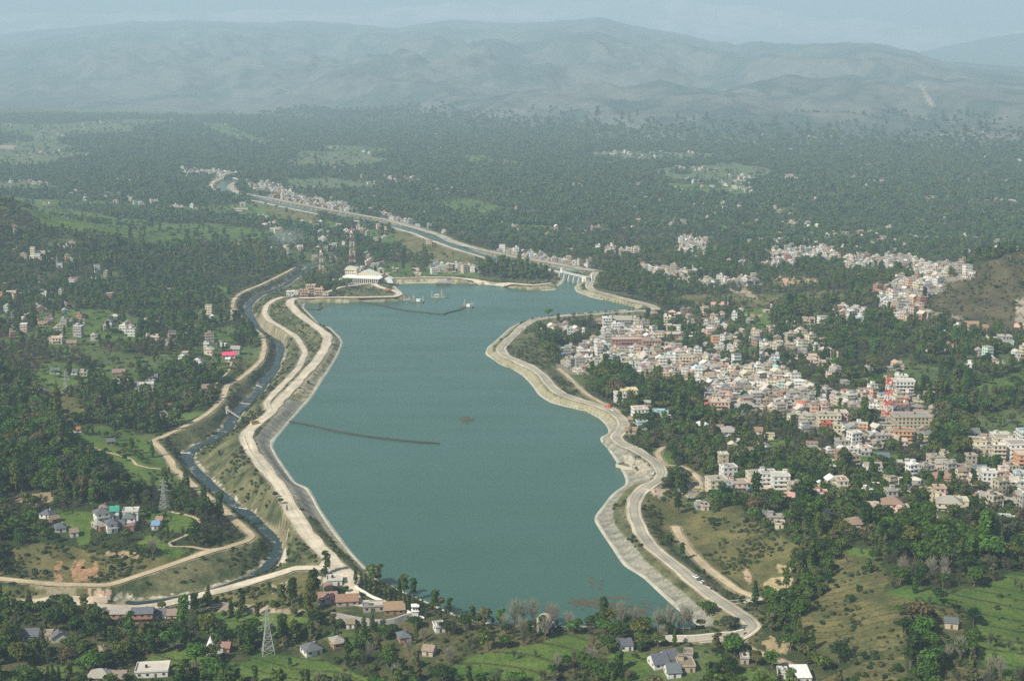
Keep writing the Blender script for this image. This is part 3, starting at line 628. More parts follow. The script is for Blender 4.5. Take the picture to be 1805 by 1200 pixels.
strip('lower_gravel_road', 'road_s', M['pale_road'], 4.2, 0.40)
strip('riverside_track', 'track_l', M['dirt_road'], 2.6, 0.25, 0.2)
strip('embankment_track', 'track_i', M['pale_road'], 3.3, 0.34)
strip('perimeter_road_verge', 'road_r', M['pale_road'], 5.0, 0.22)
strip('perimeter_road', 'road_r', M['grey_road'], 2.9, 0.36)
strip('hillside_track', 'track_r', M['dirt_road'], 2.7, 0.30, 0.2)
strip('town_track', 'track_t', M['dirt_road'], 1.9, 0.28, 0.2)
strip('town_lane', 'road_e', M['dirt_road'], 2.2, 0.32, 0.2)
strip('field_lane', 'spur_e', M['dirt_road'], 2.2, 0.29, 0.2)
strip('lower_dirt_road', 'road_s2', M['dirt_road'], 2.4, 0.3, 0.2)
strip('canal_road_north', 'croad_n', M['grey_road'], 7.0, 0.5)
strip('canal_road_south', 'croad_s', M['pale_road'], 4.2, 0.5)
strip('far_shore_road', 'farroad', M['pale_road'], 4.2, 0.5)
strip('yard_road', 'yard', M['pale_road'], 3.2, 0.55)
strip('village_lane', 'loop_v', M['dirt_road'], 1.2, 0.2, 0.2)
strip('field_path', 'path_f', M['dirt_road'], 1.2, 0.2, 0.2)
strip('hill_path', 'path_p', M['dirt_road'], 1.1, 0.2, 0.2)
# widened junction where the roads meet
jx = line_xy([(575,984,5),(592,990,5),(612,1010,5),(630,1022,5),(634,1045,4.2),(650,1062,4),(612,1058,3.8),(612,1036,4.2),(604,1018,4.6),(586,1010,4.6),(560,1006,4.2),(560,999,4.2)])
def patch(name, pts, mat, lift=0.33, step=3.0):
    P = resample(pts, step, True); c = P[:, :2].mean(0); rings = []
    for k in np.linspace(0, 1, 9): rings.append(c + (P[:, :2] - c) * k)
    X = np.array(rings); Z = ground_z(X[..., 0], X[..., 1]) + lift
    V = np.stack([X[..., 0], X[..., 1], Z], -1).reshape(-1, 3); F = grid_faces(9, len(P))
    last = np.arange(8) * len(P); wrap = np.stack([last + len(P) - 1, last, last + len(P), last + 2 * len(P) - 1], -1)
    me = mesh_np(name, V, np.vstack([F, wrap]), np.ones((len(V), 3)))
    if me.polygons[len(P) * 4].normal.z < 0: me.flip_normals()
    return struct(name, me, mat)
patch('road_junction', jx, M['pale_road'], 0.46)
# pale concrete edging at the waterline: a sloping strip all round the reservoir
def shore_strip():
    P = shore; n = len(P); T = np.roll(P[:, :2], -1, 0) - np.roll(P[:, :2], 1, 0); T /= np.linalg.norm(T, axis=1)[:, None] + 1e-9
    N = np.stack([-T[:, 1], T[:, 0]], 1)
    ar = 0.5 * np.sum(P[:, 0] * np.roll(P[:, 1], -1) - np.roll(P[:, 0], -1) * P[:, 1])
    if ar > 0: N = -N
    rows = []
    for d, z in ((-1.6, -0.7), (0.0, 0.12), (1.0, 0.5), (1.9, 0.7), (2.8, 0.2)):
        w_ = d * (0.75 + 0.5 * vn(np.arange(n) / 6.0, np.zeros(n) + 2.2, 4)) if d > 0 else np.full(n, d)
        q = P[:, :2] + N * w_[:, None]; rows.append(np.c_[q, np.full(n, z)])
    V = np.vstack(rows); F = grid_faces(5, n); last = np.arange(4) * n
    wrap = np.stack([last + n - 1, last, last + n, last + 2 * n - 1], -1)
    me = mesh_np('shore_edging', V, np.vstack([F, wrap])); struct('shore_edging', me, M['concrete'])
shore_strip()

# ---------------------------------------------------------------- the air
def haze():
    bm = bmesh.new()
    bmesh.ops.create_cube(bm, size=1.0)
    x0, x1, y0, y1, z0, z1 = -20000, 20000, -2500, 31000, -60, 1900
    for v in bm.verts:
        v.co = ((x0 + x1) / 2 + v.co.x * (x1 - x0), (y0 + y1) / 2 + v.co.y * (y1 - y0), (z0 + z1) / 2 + v.co.z * (z1 - z0))
    me = bpy.data.meshes.new('haze'); bm.to_mesh(me); bm.free()
    m = bpy.data.materials.new('haze_air'); m.use_nodes = True; nd = m.node_tree.nodes
    nd.remove(nd['Principled BSDF']); pv = nd.new('ShaderNodeVolumePrincipled')
    pv.inputs['Color'].default_value = (*HAZE_COLOR, 1); pv.inputs['Density'].default_value = HAZE_DENSITY; pv.inputs['Anisotropy'].default_value = 0.0
    m.node_tree.links.new(pv.outputs[0], nd['Material Output'].inputs['Volume'])
    o = link('haze', me, m); o['kind'] = 'stuff'
haze()

# ---------------------------------------------------------------- small solid parts
class MB:
    def __init__(s): s.v = []; s.f = []; s.c = []; s.uv = []
    def quad(s, P, col, uv=None):
        i = len(s.v); s.v += [tuple(p) for p in P]; s.f.append(tuple(range(i, i + len(P)))); s.c.append(col)
        s.uv.append(uv or [(0, 0)] * len(P))
    def box(s, c, size, col, rot=0.0, uvwalls=False, top=None, taper=1.0):
        """box standing on c (x, y, z of its base centre)"""
        w, d, h = size[0] / 2, size[1] / 2, size[2]; cr, sr = math.cos(rot), math.sin(rot)
        def T(x, y, z): return (c[0] + x * cr - y * sr, c[1] + x * sr + y * cr, c[2] + z)
        q = [(-w, -d), (w, -d), (w, d), (-w, d)]
        B = [T(x, y, 0) for x, y in q]; U = [T(x * taper, y * taper, h) for x, y in q]
        for k in range(4):
            a, b = k, (k + 1) % 4; L = 2 * w if k % 2 == 0 else 2 * d
            o = k * 37.0
            s.quad([B[a], B[b], U[b], U[a]], col, [(o, 0.0), (o + L, 0.0), (o + L, h), (o, h)] if uvwalls else None)
        s.quad(U, top or col); s.quad(B[::-1], col)
    def beam(s, a, b, t, col):
        a = Vector(a); b = Vector(b); d = (b - a)
        if d.length < 1e-5: return
        d.normalize(); x = d.orthogonal().normalized() * (t / 2); y = d.cross(x).normalized() * (t / 2)
        q = [x + y, x - y, -x - y, -x + y]
        for k in range(4): s.quad([a + q[k], a + q[(k + 1) % 4], b + q[(k + 1) % 4], b + q[k]][::-1], col)
        s.quad([b + p for p in q][::-1], col); s.quad([a + p for p in q], col)
    def tube(s, a, b, r0, r1, col, n=8):
        a = Vector(a); b = Vector(b); d = (b - a).normalized(); x = d.orthogonal().normalized(); y = d.cross(x)
        A = [a + (x * math.cos(t) + y * math.sin(t)) * r0 for t in [2 * math.pi * k / n for k in range(n)]]
        B = [b + (x * math.cos(t) + y * math.sin(t)) * r1 for t in [2 * math.pi * k / n for k in range(n)]]
        for k in range(n): s.quad([A[k], A[(k + 1) % n], B[(k + 1) % n], B[k]], col)
        s.quad(B, col); s.quad(A[::-1], col)
    def prism(s, prof, y0, y1, col, c=(0, 0, 0), rot=0.0, side=None):
        """profile in x-z, run along y"""
        cr, sr = math.cos(rot), math.sin(rot)
        def T(x, y, z): return (c[0] + x * cr - y * sr, c[1] + x * sr + y * cr, c[2] + z)
        n = len(prof)
        s.quad([T(p[0], y0, p[1]) for p in prof], side or col); s.quad([T(p[0], y1, p[1]) for p in prof][::-1], side or col)
        for k in range(n):
            p, q = prof[k], prof[(k + 1) % n]
            s.quad([T(p[0], y0, p[1]), T(p[0], y1, p[1]), T(q[0], y1, q[1]), T(q[0], y0, q[1])], col)
    def mesh(s, name):
        me = bpy.data.meshes.new(name); me.from_pydata([tuple(p) for p in s.v], [], s.f); me.update()
        ca = me.color_attributes.new('col', 'FLOAT_COLOR', 'CORNER'); ul = me.uv_layers.new(name='uv')
        cc = []; uu = []
        for f, c, uv in zip(s.f, s.c, s.uv):
            for k in range(len(f)): cc += [c[0], c[1], c[2], 1.0]; uu += list(uv[k])
        ca.data.foreach_set('color', cc); ul.data.foreach_set('uv', uu)
        return me
    def obj(s, name, parent, mat='paint', loc=None):
        return link(name, s.mesh(name), M[mat], parent, loc)

THINGS = []   # things whose labels are settled at the end
def thing(name, label, cat, loc, rot=0.0, group=None, extra=None):
    o = bpy.data.objects.new(name, None); o.empty_display_size = 2; COL.objects.link(o)
    o.location = loc; o.rotation_euler = (0, 0, rot); o['label'] = label; o['category'] = cat
    if group: o['group'] = group
    THINGS.append([o, label, extra]); return o
def solo(o, label, cat, group=None, extra=None):
    o['label'] = label; o['category'] = cat
    if group: o['group'] = group
    THINGS.append([o, label, extra]); return o

WALLC = {'white': (0.70, 0.69, 0.64), 'cream': (0.62, 0.55, 0.41), 'pale yellow': (0.64, 0.56, 0.38), 'pink': (0.64, 0.49, 0.42), 'salmon': (0.62, 0.43, 0.32), 'brick': (0.38, 0.22, 0.16),
         'grey': (0.38, 0.36, 0.33), 'beige': (0.48, 0.41, 0.31), 'pale blue': (0.50, 0.59, 0.62), 'mint': (0.52, 0.62, 0.54), 'red': (0.44, 0.14, 0.09), 'orange': (0.60, 0.35, 0.20), 'brown': (0.30, 0.20, 0.14)}
ROOFC = {'grey': (0.33, 0.30, 0.26), 'slate': (0.13, 0.14, 0.15), 'pale': (0.52, 0.48, 0.40), 'rusty': (0.30, 0.19, 0.135), 'red': (0.44, 0.13, 0.09), 'pink': (0.56, 0.33, 0.28), 'magenta': (0.70, 0.07, 0.16), 'blue': (0.16, 0.28, 0.46), 'green': (0.04, 0.28, 0.20), 'white': (0.74, 0.73, 0.70), 'brown': (0.26, 0.20, 0.15), 'turquoise': (0.28, 0.50, 0.50)}
NUMW = ['', 'one', 'two', 'three', 'four', 'five', 'six']
def jitc(c, k=0.07): f = 1 + rnd.uniform(-k, k); return tuple(min(0.85, max(0.01, q * f + rnd.uniform(-.012, .012))) for q in c)

def roof_mesh(mb, kind, w, d, h, col, wall, pitch=0.42):
    if kind == 'flat':
        mb.box((0, 0, h + 0.003), (w + 0.7, d + 0.7, 0.25), tuple(q * 0.9 for q in wall), top=col)
        t = 0.2
        for sx, sy, lx, ly in ((0, -1, w + .6, t), (0, 1, w + .6, t), (-1, 0, t, d + .2), (1, 0, t, d + .2)):
            mb.box((sx * (w / 2 + .2), sy * (d / 2 + .2), h + 0.25), (lx, ly, 0.75), wall)
    elif kind == 'gable':
        ov = 0.5; r = (d / 2 + ov) * pitch * 1.6; hw, hd = w / 2 + ov, d / 2 + ov
        e = h - ov * pitch * 1.2; t = 0.18
        for sg in (-1, 1):
            mb.quad([(-hw, sg * hd, e), (hw, sg * hd, e), (hw, 0, e + r), (-hw, 0, e + r)][::(1 if sg < 0 else -1)], col)
            mb.quad([(-hw, sg * hd, e - t), (hw, sg * hd, e - t), (hw, 0, e + r - t), (-hw, 0, e + r - t)][::(-1 if sg < 0 else 1)], col)
            mb.quad([(-hw, sg * hd, e - t), (hw, sg * hd, e - t), (hw, sg * hd, e), (-hw, sg * hd, e)], col)
        for sx in (-1, 1):
            x = sx * (w / 2 - .02); rr = (d / 2) * pitch * 1.6
            mb.quad([(x, -d / 2, h), (x, d / 2, h), (x, 0, h + rr)], wall)
            for sg in (-1, 1): mb.quad([(sx * hw, sg * hd, e), (sx * hw, 0, e + r), (sx * hw, 0, e + r - t), (sx * hw, sg * hd, e - t)], col)
    elif kind == 'hip':
        ov = 0.6; hw, hd = w / 2 + ov, d / 2 + ov; r = min(hw, hd) * pitch * 1.5; k = max(0.0, hw - hd); e = h - .1
        A = [(-hw, -hd, e), (hw, -hd, e), (hw, hd, e), (-hw, hd, e)]; R0, R1 = (-k, 0, e + r), (k, 0, e + r)
        mb.quad([A[0], A[1], R1, R0], col); mb.quad([A[2], A[3], R0, R1], col); mb.quad([A[1], A[2], R1], col); mb.quad([A[3], A[0], R0], col)
        mb.quad([(p[0], p[1], e - .02) for p in A][::-1], wall)
    elif kind == 'mono':
        ov = 0.4; hw, hd = w / 2 + ov, d / 2 + ov; r = d * 0.16; t = .12
        P = [(-hw, -hd, h + .05), (hw, -hd, h + .05), (hw, hd, h + r), (-hw, hd, h + r)]
        mb.quad(P, col); mb.quad([(p[0], p[1], p[2] - t) for p in P][::-1], col)
        for k in range(4):
            a, b = P[k], P[(k + 1) % 4]; mb.quad([(a[0], a[1], a[2] - t), (b[0], b[1], b[2] - t), b, a], col)
        for sx in (-1, 1): mb.quad([(sx * w / 2, -d / 2, h), (sx * w / 2, d / 2, h), (sx * w / 2, d / 2, h + r * .9)], wall)
        mb.quad([(-w / 2, d / 2, h), (w / 2, d / 2, h), (w / 2, d / 2, h + r * .9), (-w / 2, d / 2, h + r * .9)], wall)

HOUSES = []   # footprints (x, y, radius) that trees keep clear of
def px_m(u, v):
    x, y, z = unproject(np.array([u]), np.array([v])); dep = float(y[0]) * cP - (float(z[0]) - CAMZ) * sP
    return float(x[0]), float(y[0]), float(z[0]), dep / FPX
def base_z(x, y, w, d, rot):
    cr, sr = math.cos(rot), math.sin(rot); zz = []
    for a in (-.5, 0, .5):
        for b in (-.5, 0, .5):
            zz.append((x + a * w * cr - b * d * sr, y + a * w * sr + b * d * cr))
    zz = np.array(zz); z = ground_z(zz[:, 0], zz[:, 1]); return float(z.mean()), float(z.min())
def build_house(x, y, w, d, n, wall, roof, roofc, rot, name='house', cat='house', label=None, group=None, detail=1, hst=3.0, lift=0.0, attrs=None, extra=None):
    zm, zl = base_z(x, y, w, d, rot); zm += lift
    wc = jitc(WALLC[wall]); rc = jitc(ROOFC[roofc]); h = n * hst
    lab = label
    root = thing(name, lab, cat, (x, y, zm), rot, group, extra or dict(auto=label is None, wall=wall, n=n, roof=roof, roofc=roofc, x=x, y=y, w=w, kind=cat))
    mb = MB(); mb.box((0, 0, zl - zm - 1.0), (w, d, 1.0 + zm - zl + .002), tuple(q * .6 for q in wc))
    wall_uv = detail < 2
    mb.box((0, 0, 0), (w, d, h), wc, uvwalls=wall_uv)
    if n > 1 and detail >= 1:
        for k in range(1, n): mb.box((0, 0, k * hst - .1), (w + .12, d + .12, 0.2), tuple(min(.8, q * 1.08) for q in wc))
    mb.obj('wall', root, 'wall')
    rb = MB(); roof_mesh(rb, roof, w, d, h, rc, wc); ro = rb.obj('roof', root)
    if roof == 'flat' and detail >= 1:
        r2 = rnd.random()
        if r2 < .55 and min(w, d) > 5:
            sb = MB(); sx = rnd.choice((-1, 1)) * (w / 2 - 1.9); sy = rnd.choice((-1, 1)) * (d / 2 - 1.9)
            sb.box((sx, sy, h + .26), (2.8, 2.8, 2.4), wc); sb.box((sx, sy, h + 2.67), (3.3, 3.3, .18), rc); sb.obj('stair_head', root)
        if r2 > .35:
            tb = MB(); tx, ty = rnd.uniform(-.2, .2) * w, rnd.uniform(-.2, .2) * d
            tb.tube((tx, ty, h + .3), (tx, ty, h + 1.7), .65, .65, rnd.choice([(.03, .03, .035), (.6, .62, .62), (.03, .03, .03)]), 8); tb.tube((tx, ty, h + 1.7), (tx, ty, h + 1.95), .65, .2, (.05, .05, .05), 8); tb.obj('water_tank', root)
    if n >= 2 and detail >= 1 and rnd.random() < .7:
        for k in range(1, n):
            bb = MB(); bw = w * (.96 if rnd.random() < .6 else .5)
            bb.box((0, -d / 2 - .62, k * hst - .03), (bw, 1.25, .16), tuple(min(.8, q * 1.1) for q in wc)); bb.box((0, -d / 2 - 1.2, k * hst + .13), (bw, .08, .8), tuple(min(.8, q * 1.05) for q in wc)); bb.obj('balcony', root)
    if detail >= 2:
        nw = max(1, int(w / 3.4)); nd_ = max(1, int(d / 4.0)); dk = (.03, .035, .04); fr = tuple(q * .6 for q in wc)
        for k in range(n):
            for i in range(nw):
                xx = -w / 2 + (i + .5) * w / nw
                if k == 0 and i == nw // 2:
                    b = MB(); b.box((xx, -d / 2 - .04, .05), (1.1, .1, 2.1), (.14, .08, .05)); b.obj('door', root); continue
                b = MB(); b.box((xx, -d / 2 - .03, k * hst + 1.0), (1.5, .08, 1.35), fr); b.box((xx, -d / 2 - .06, k * hst + 1.1), (1.25, .08, 1.15), dk); b.obj('window', root)
            for i in range(nd_):
                yy = -d / 2 + (i + .5) * d / nd_
                b = MB(); b.box((-w / 2 - .03, yy, k * hst + 1.0), (.08, 1.4, 1.35), fr); b.box((-w / 2 - .06, yy, k * hst + 1.1), (.08, 1.2, 1.15), dk); b.obj('window', root)
        if roof in ('gable', 'hip'):
            b = MB(); b.box((w * .22, d * .12, h), (.7, .7, 2.4), tuple(q * .8 for q in wc)); b.obj('chimney', ro)
    HOUSES.append((x, y, max(w, d) * .62)); return root

# (u, v of the foot, width px, depth m, storeys, wall, roof, roof colour, turn in degrees, label)
NEAR = [
 (57,1129,26,8,1,'white','gable','slate',8,None),(105,1133,20,8,1,'white','gable','slate',80,None),(86,1128,14,6,1,'beige','flat','brown',5,None),
 (216,1098,36,7,2,'brick','gable','grey',8,None),(253,1098,36,7,2,'brick','gable','slate',4,None),(285,1091,19,7,1,'white','gable','slate',4,None),(305,1092,16,7,1,'beige','gable','brown',4,None),
 (179,1157,18,7,1,'brick','hip','brown',15,None),(270,1194,56,11,1,'white','flat','pale',2,None),(178,1204,40,9,1,'beige','hip','grey',10,None),(212,1205,24,8,1,'beige','gable','brown',5,None),
 (400,1150,14,6,1,'brick','gable','rusty',10,None),(330,1073,12,5,1,'white','flat','pale',0,None),
 (84,914,19,8,1,'white','hip','slate',25,None),(107,939,18,8,1,'white','hip','slate',-10,None),(131,947,14,6,1,'white','mono','brown',-10,None),(96,922,14,5,1,'brown','gable','brown',-30,None),
 (180,921,24,9,2,'white','hip','slate',-20,None),(197,940,18,9,2,'white','hip','slate',-15,None),(203,916,15,7,2,'white','gable','green',0,None),(173,933,15,8,1,'grey','hip','grey',-30,None),
 (214,932,12,6,1,'white','gable','slate',0,None),(232,918,26,8,2,'white','flat','pale',2,None),(229,929,21,7,2,'white','hip','slate',2,None),(229,936,16,5,1,'brick','flat','rusty',2,None),(183,903,14,6,1,'beige','hip','brown',-10,None),
 (276,934,13,6,1,'white','gable','blue',10,None),(282,924,9,5,1,'brick','gable','rusty',10,None),(180,936,8,4,1,'brick','mono','brown',-20,None),
 (549,1157,30,9,1,'white','hip','slate',-25,None),(596,1144,24,9,1,'brick','hip','grey',-20,None),(712,1134,20,8,1,'brick','hip','slate',-15,None),(757,1157,20,6,1,'beige','gable','brown',20,None),
 (774,1116,17,7,1,'white','flat','grey',-15,None),(590,1033,26,8,1,'white','flat','pale',-4,None),(618,1108,14,5,1,'white','gable','brown',0,None),
 (578,1065,32,8,1,'grey','gable','rusty',-4,None),(612,1069,38,8,1,'grey','gable','rusty',-4,None),(659,1079,38,7,1,'grey','flat','pale',-4,None),(695,1084,36,9,1,'brown','gable','rusty',-4,None),(578,1047,14,16,1,'grey','gable','rusty',-10,None),
 (1102,1148,24,7,1,'white','mono','slate',-10,None),(1160,1180,28,10,1,'white','gable','slate',-20,None),(1178,1171,26,9,1,'white','gable','slate',-28,None),(1185,1196,24,9,1,'white','gable','slate',-12,None),(1208,1186,28,10,1,'beige','flat','brown',-8,None),(1213,1163,12,6,1,'grey','flat','brown',0,None),
 (1676,1109,22,6,1,'beige','mono','slate',2,None),(1410,1204,30,11,1,'white','mono','white',-10,None),(1378,1196,16,6,1,'white','flat','grey',0,None),(1312,1170,12,6,1,'grey','flat','pale',0,None),
 (1262,868,32,11,3,'cream','flat','grey',-18,None),(1283,846,26,9,3,'white','flat','grey',-18,None),(1274,823,16,8,3,'beige','flat','pale',-10,None),(1300,866,30,9,2,'pink','flat','grey',-14,None),(1244,862,18,7,1,'beige','flat','brown',-18,None),(1281,869,14,7,2,'pale blue','flat','grey',-14,None),
 (1332,858,30,10,3,'cream','flat','grey',-16,None),(1352,864,26,10,4,'white','flat','grey',-8,None),(1374,868,30,10,4,'white','flat','pale',-8,None),(1344,877,28,8,2,'salmon','flat','pale',-8,None),(1384,882,30,7,1,'cream','gable','pink',-8,None),(1398,868,20,7,2,'beige','flat','grey',-8,None),(1321,872,10,6,1,'pale blue','gable','blue',0,None),
 (1235,898,20,6,1,'grey','flat','pale',-10,None),(1242,900,12,6,1,'pink','flat','brown',-10,None),(1366,920,26,6,1,'grey','flat','grey',-5,None),(1374,932,16,6,1,'cream','flat','brown',0,None),(1350,915,12,6,1,'grey','gable','slate',10,None),
 (1456,914,12,8,1,'grey','gable','grey',0,None),(1474,871,20,9,2,'cream','flat','grey',5,None),(1507,940,28,11,2,'beige','hip','brown',-12,None),(1536,900,24,8,1,'beige','flat','pale',8,None),(1572,903,34,12,2,'pink','hip','rusty',-6,None),(1583,912,14,8,1,'salmon','flat','pale',0,None),(1590,903,20,8,1,'pale yellow','flat','grey',-6,None),
 (1672,901,44,12,2,'cream','hip','grey',4,None),(1655,893,18,9,2,'pale yellow','flat','pale',4,None),(1695,897,18,9,2,'pale yellow','flat','pale',-4,None),(1633,936,26,9,2,'grey','flat','pale',-4,None),(1644,930,14,8,2,'brick','flat','pale',-4,None),(1690,940,26,9,1,'beige','flat','brown',0,None),(1768,930,26,9,2,'mint','flat','grey',-6,None),(1745,938,20,8,2,'grey','gable','slate',0,None),(1787,925,14,7,1,'beige','flat','pale',0,None),(1750,951,12,6,1,'white','flat','pale',0,None),
 (1537,830,30,9,1,'white','gable','grey',-10,None),(1556,812,20,8,1,'red','gable','slate',0,None),(1480,806,20,8,1,'grey','gable','brown',0,None),(1481,812,18,7,2,'brick','flat','brown',0,None),(1536,836,18,6,1,'cream','mono','pale',10,None),(1481,796,10,5,1,'white','mono','white',30,None),(1466,822,14,6,1,'white','flat','brown',0,None),
 (1648,820,26,9,2,'beige','flat','grey',-14,None),(1665,816,14,8,2,'beige','flat','pale',-14,None),(1663,849,40,12,1,'orange','hip','rusty',-6,None),(1697,838,20,8,2,'beige','flat','brown',-16,None),(1722,834,30,8,1,'grey','gable','slate',-10,None),
 (1127,747,26,11,4,'white','flat','pink',-12,None),(1131,757,18,8,2,'pale blue','flat','grey',-12,None),(1112,745,10,6,1,'brown','gable','brown',0,None),(1164,739,26,10,2,'pale blue','flat','turquoise',0,None),(1178,749,22,8,2,'cream','flat','pink',10,None),(1184,752,14,6,1,'grey','gable','slate',0,None),(1150,722,26,10,2,'grey','flat','pale',-14,None),(1108,712,28,11,4,'pale yellow','flat','pale yellow_',-10,None),(1094,712,22,10,3,'white','flat','pale',-10,None),(1112,765,20,7,1,'beige','gable','rusty',0,None),
 (1214,758,26,9,1,'white','flat','grey',-4,None),(1236,756,24,8,1,'cream','hip','white',-6,None),(1262,762,24,8,1,'red','gable','brown',-10,None),(1284,768,32,11,1,'grey','hip','grey',-6,None),(1276,776,16,7,1,'white','flat','white',0,None),(1296,784,14,6,1,'white','flat','pale',0,None),(1240,768,12,6,1,'white','gable','grey',10,None),(1352,775,24,8,1,'pale yellow','flat','brown',0,None),(1336,772,14,7,2,'cream','gable','rusty',0,None),
 (1268,728,34,10,3,'salmon','flat','pale',-4,None),(1246,722,16,8,1,'red','gable','red',10,None),(1315,730,36,12,2,'grey','hip','grey',-14,None),
 (100,606,22,9,2,'cream','flat','pink',6,None),(88,604,9,5,1,'brick','flat','rusty',0,None),(127,609,16,7,1,'brick','gable','brown',0,None),(404,631,22,8,1,'pink','gable','magenta',0,None),(416,625,16,8,2,'grey','gable','grey',10,None),(364,617,9,6,2,'white','flat','white',0,None),(402,638,8,5,1,'white','mono','white',0,None),
 (257,690,26,9,2,'white','flat','pale',-6,None),(238,686,22,9,1,'white','gable','slate',-10,None),(264,682,14,6,1,'mint','mono','turquoise',-6,None),(210,662,22,8,1,'brick','gable','brown',0,None),(208,678,20,8,1,'white','flat','pink',0,None),(268,671,20,8,1,'white','gable','slate',0,None),(222,676,12,6,1,'red','gable','brown',0,None),
 (285,742,16,30,1,'grey','gable','grey',-52,None),(303,721,13,5,1,'white','gable','red',0,None),(358,691,24,9,1,'brick','gable','brown',-10,None),(348,703,20,8,1,'grey','gable','slate',-15,None),(374,692,12,6,1,'red','gable','rusty',0,None),
 (195,784,14,6,1,'brick','gable','slate',-10,None),(118,774,14,6,1,'white','gable','slate',-5,None),(126,771,12,5,1,'beige','mono','pale',-30,None),(140,762,6,4,1,'white','gable','red',0,None),(98,659,16,7,1,'white','gable','slate',5,None),(130,661,14,6,1,'white','gable','slate',5,None),(148,663,12,6,1,'cream','flat','pale',0,None),(218,704,14,6,1,'salmon','gable','rusty',0,None),(232,703,10,6,1,'brick','gable','rusty',0,None),
 (17,524,28,10,2,'cream','flat','pale',0,None),(4,528,14,8,1,'red','gable','red',0,None),(136,533,18,8,1,'cream','hip','slate',-5,None),(262,571,32,9,1,'white','flat','white',-4,None),(75,575,20,8,1,'cream','gable','brown',-6,None),(58,572,18,8,1,'brick','gable','red',-6,None),(50,559,14,7,1,'white','flat','pale',0,None),(142,570,16,7,1,'white','gable','slate',0,None),(128,571,10,6,1,'grey','flat','grey',0,None),(203,562,13,7,1,'white','hip','pale',0,None),
 (314,458,14,7,1,'white','flat','red',0,None),(217,488,14,8,1,'brick','gable','brown',0,None),(229,487,14,7,1,'grey','flat','slate',0,None),(260,496,8,5,2,'red','gable','pink',0,None),(277,493,12,6,1,'brown','gable','slate',0,None),(300,514,24,6,1,'beige','flat','pale',0,None),
 (1002,599,15,11,4,'white','flat','grey',-6,None),(984,592,26,5,1,'white','flat','pale',0,None),(1070,576,16,10,3,'white','flat','white',-6,None),(1060,571,20,9,1,'beige','hip','brown',-6,None),(1097,574,32,12,2,'grey','gable','grey',-2,None),(1176,578,12,9,4,'cream','flat','white',-4,None),(1185,560,12,7,2,'pink','hip','pink',0,None),
 (1106,613,56,12,3,'brick','flat','pale',-6,None),(1148,616,32,12,3,'brick','flat','grey',-8,None),(1187,604,30,16,3,'brick','flat','pale',-14,None),(1057,614,18,9,2,'white','flat','white',-10,None),(1068,618,14,7,2,'mint','flat','turquoise',-6,None),(1210,645,26,12,3,'pale yellow','flat','grey',-2,None),(1275,655,18,8,2,'salmon','flat','pink',0,None),
 (1604,756,66,16,3,'beige','flat','grey',-10,None),(1568,757,40,9,1,'cream','flat','slate',-8,None),(1590,692,40,12,3,'white','flat','pale',-8,None),(1588,676,20,8,2,'white','flat','pale',-6,None),(1637,702,18,8,1,'beige','gable','brown',0,None),(1592,780,34,10,3,'orange','flat','brown',-2,None),(1570,784,16,9,2,'salmon','flat','pale',-2,None),(1460,752,40,11,3,'cream','flat','grey',-6,None),(1482,748,20,10,3,'pink','flat','pale',-6,None),(1456,760,16,8,2,'red','flat','red',-4,None),(1475,770,14,8,3,'pale yellow','flat','grey',0,None),
 (1790,812,36,14,4,'white','flat','grey',-16,None),(1765,800,30,12,4,'cream','flat','grey',-10,None),(1722,798,30,11,3,'cream','flat','brown',4,None),(1740,785,24,9,2,'grey','flat','pink',0,None),(1805,790,22,12,4,'white','flat','blue',-16,None),(1712,776,24,9,2,'grey','gable','slate',-16,None),(1801,824,24,12,3,'orange','flat','pale',-10,None),
 (1705,648,14,7,1,'white','flat','white',0,None),(1437,638,24,9,2,'salmon','flat','pale',-4,None),(1450,645,26,9,1,'pink','flat','grey',0,None),(1470,634,12,7,2,'cream','flat','pink',0,None),(1430,645,16,8,2,'pink','flat','pale',0,None),
 (1360,586,14,7,2,'pink','flat','rusty',-30,None),(1318,600,16,7,1,'white','gable','pink',0,None),(1425,572,20,9,2,'pink','flat','rusty',-6,None),(1432,580,10,6,1,'white','gable','white',0,None),(1268,541,30,8,1,'beige','gable','pink',-8,None),(1242,548,14,6,1,'cream','flat','pale',0,None),
 (512,523,14,8,2,'white','flat','white',-4,None),(524,520,12,8,2,'pink','flat','red',-4,None),(536,524,14,9,3,'salmon','flat','rusty',-4,None),(548,520,16,10,4,'cream','flat','pink',-8,None),(562,523,16,9,3,'salmon','flat','pink',-4,None),(574,524,10,7,2,'cream','flat','grey',-4,None),
 (566,506,20,10,1,'cream','hip','brown',-4,None),(546,502,18,8,1,'pink','hip','grey',0,None),(595,502,16,9,2,'white','flat','white',-8,None),(580,500,14,6,1,'beige','flat','brown',0,None),
 (456,344,15,10,5,'white','flat','pale',-20,None),(428,364,10,7,2,'white','gable','grey',0,None),(426,372,26,8,1,'white','gable','grey',0,None),(696,478,12,7,1,'cream','flat','pale',0,None),(733,479,12,7,1,'cream','gable','pink',0,None),(736,486,12,7,1,'pale yellow','flat','pale',0,None),(490,408,12,8,2,'cream','flat','pink',0,None),(482,407,12,8,1,'white','gable','grey',0,None),(466,402,5,5,2,'white','gable','white',0,None),(597,402,10,7,2,'white','flat','brown',0,None),(548,411,12,7,1,'cream','gable','pink',0,None),
 (1005,443,14,8,1,'white','flat','white',-10,None),(1660,594,14,8,1,'mint','flat','turquoise',0,None),(1770,606,22,10,2,'grey','flat','pale',-10,None),(1776,609,18,8,1,'mint','flat','turquoise',-6,None),(1750,604,24,8,1,'cream','flat','pale',-8,None),(1720,582,40,8,1,'orange','gable','rusty',-4,None),(1796,582,16,8,1,'white','gable','pink',0,None),(1712,577,24,8,1,'salmon','gable','rusty',-4,None),
]
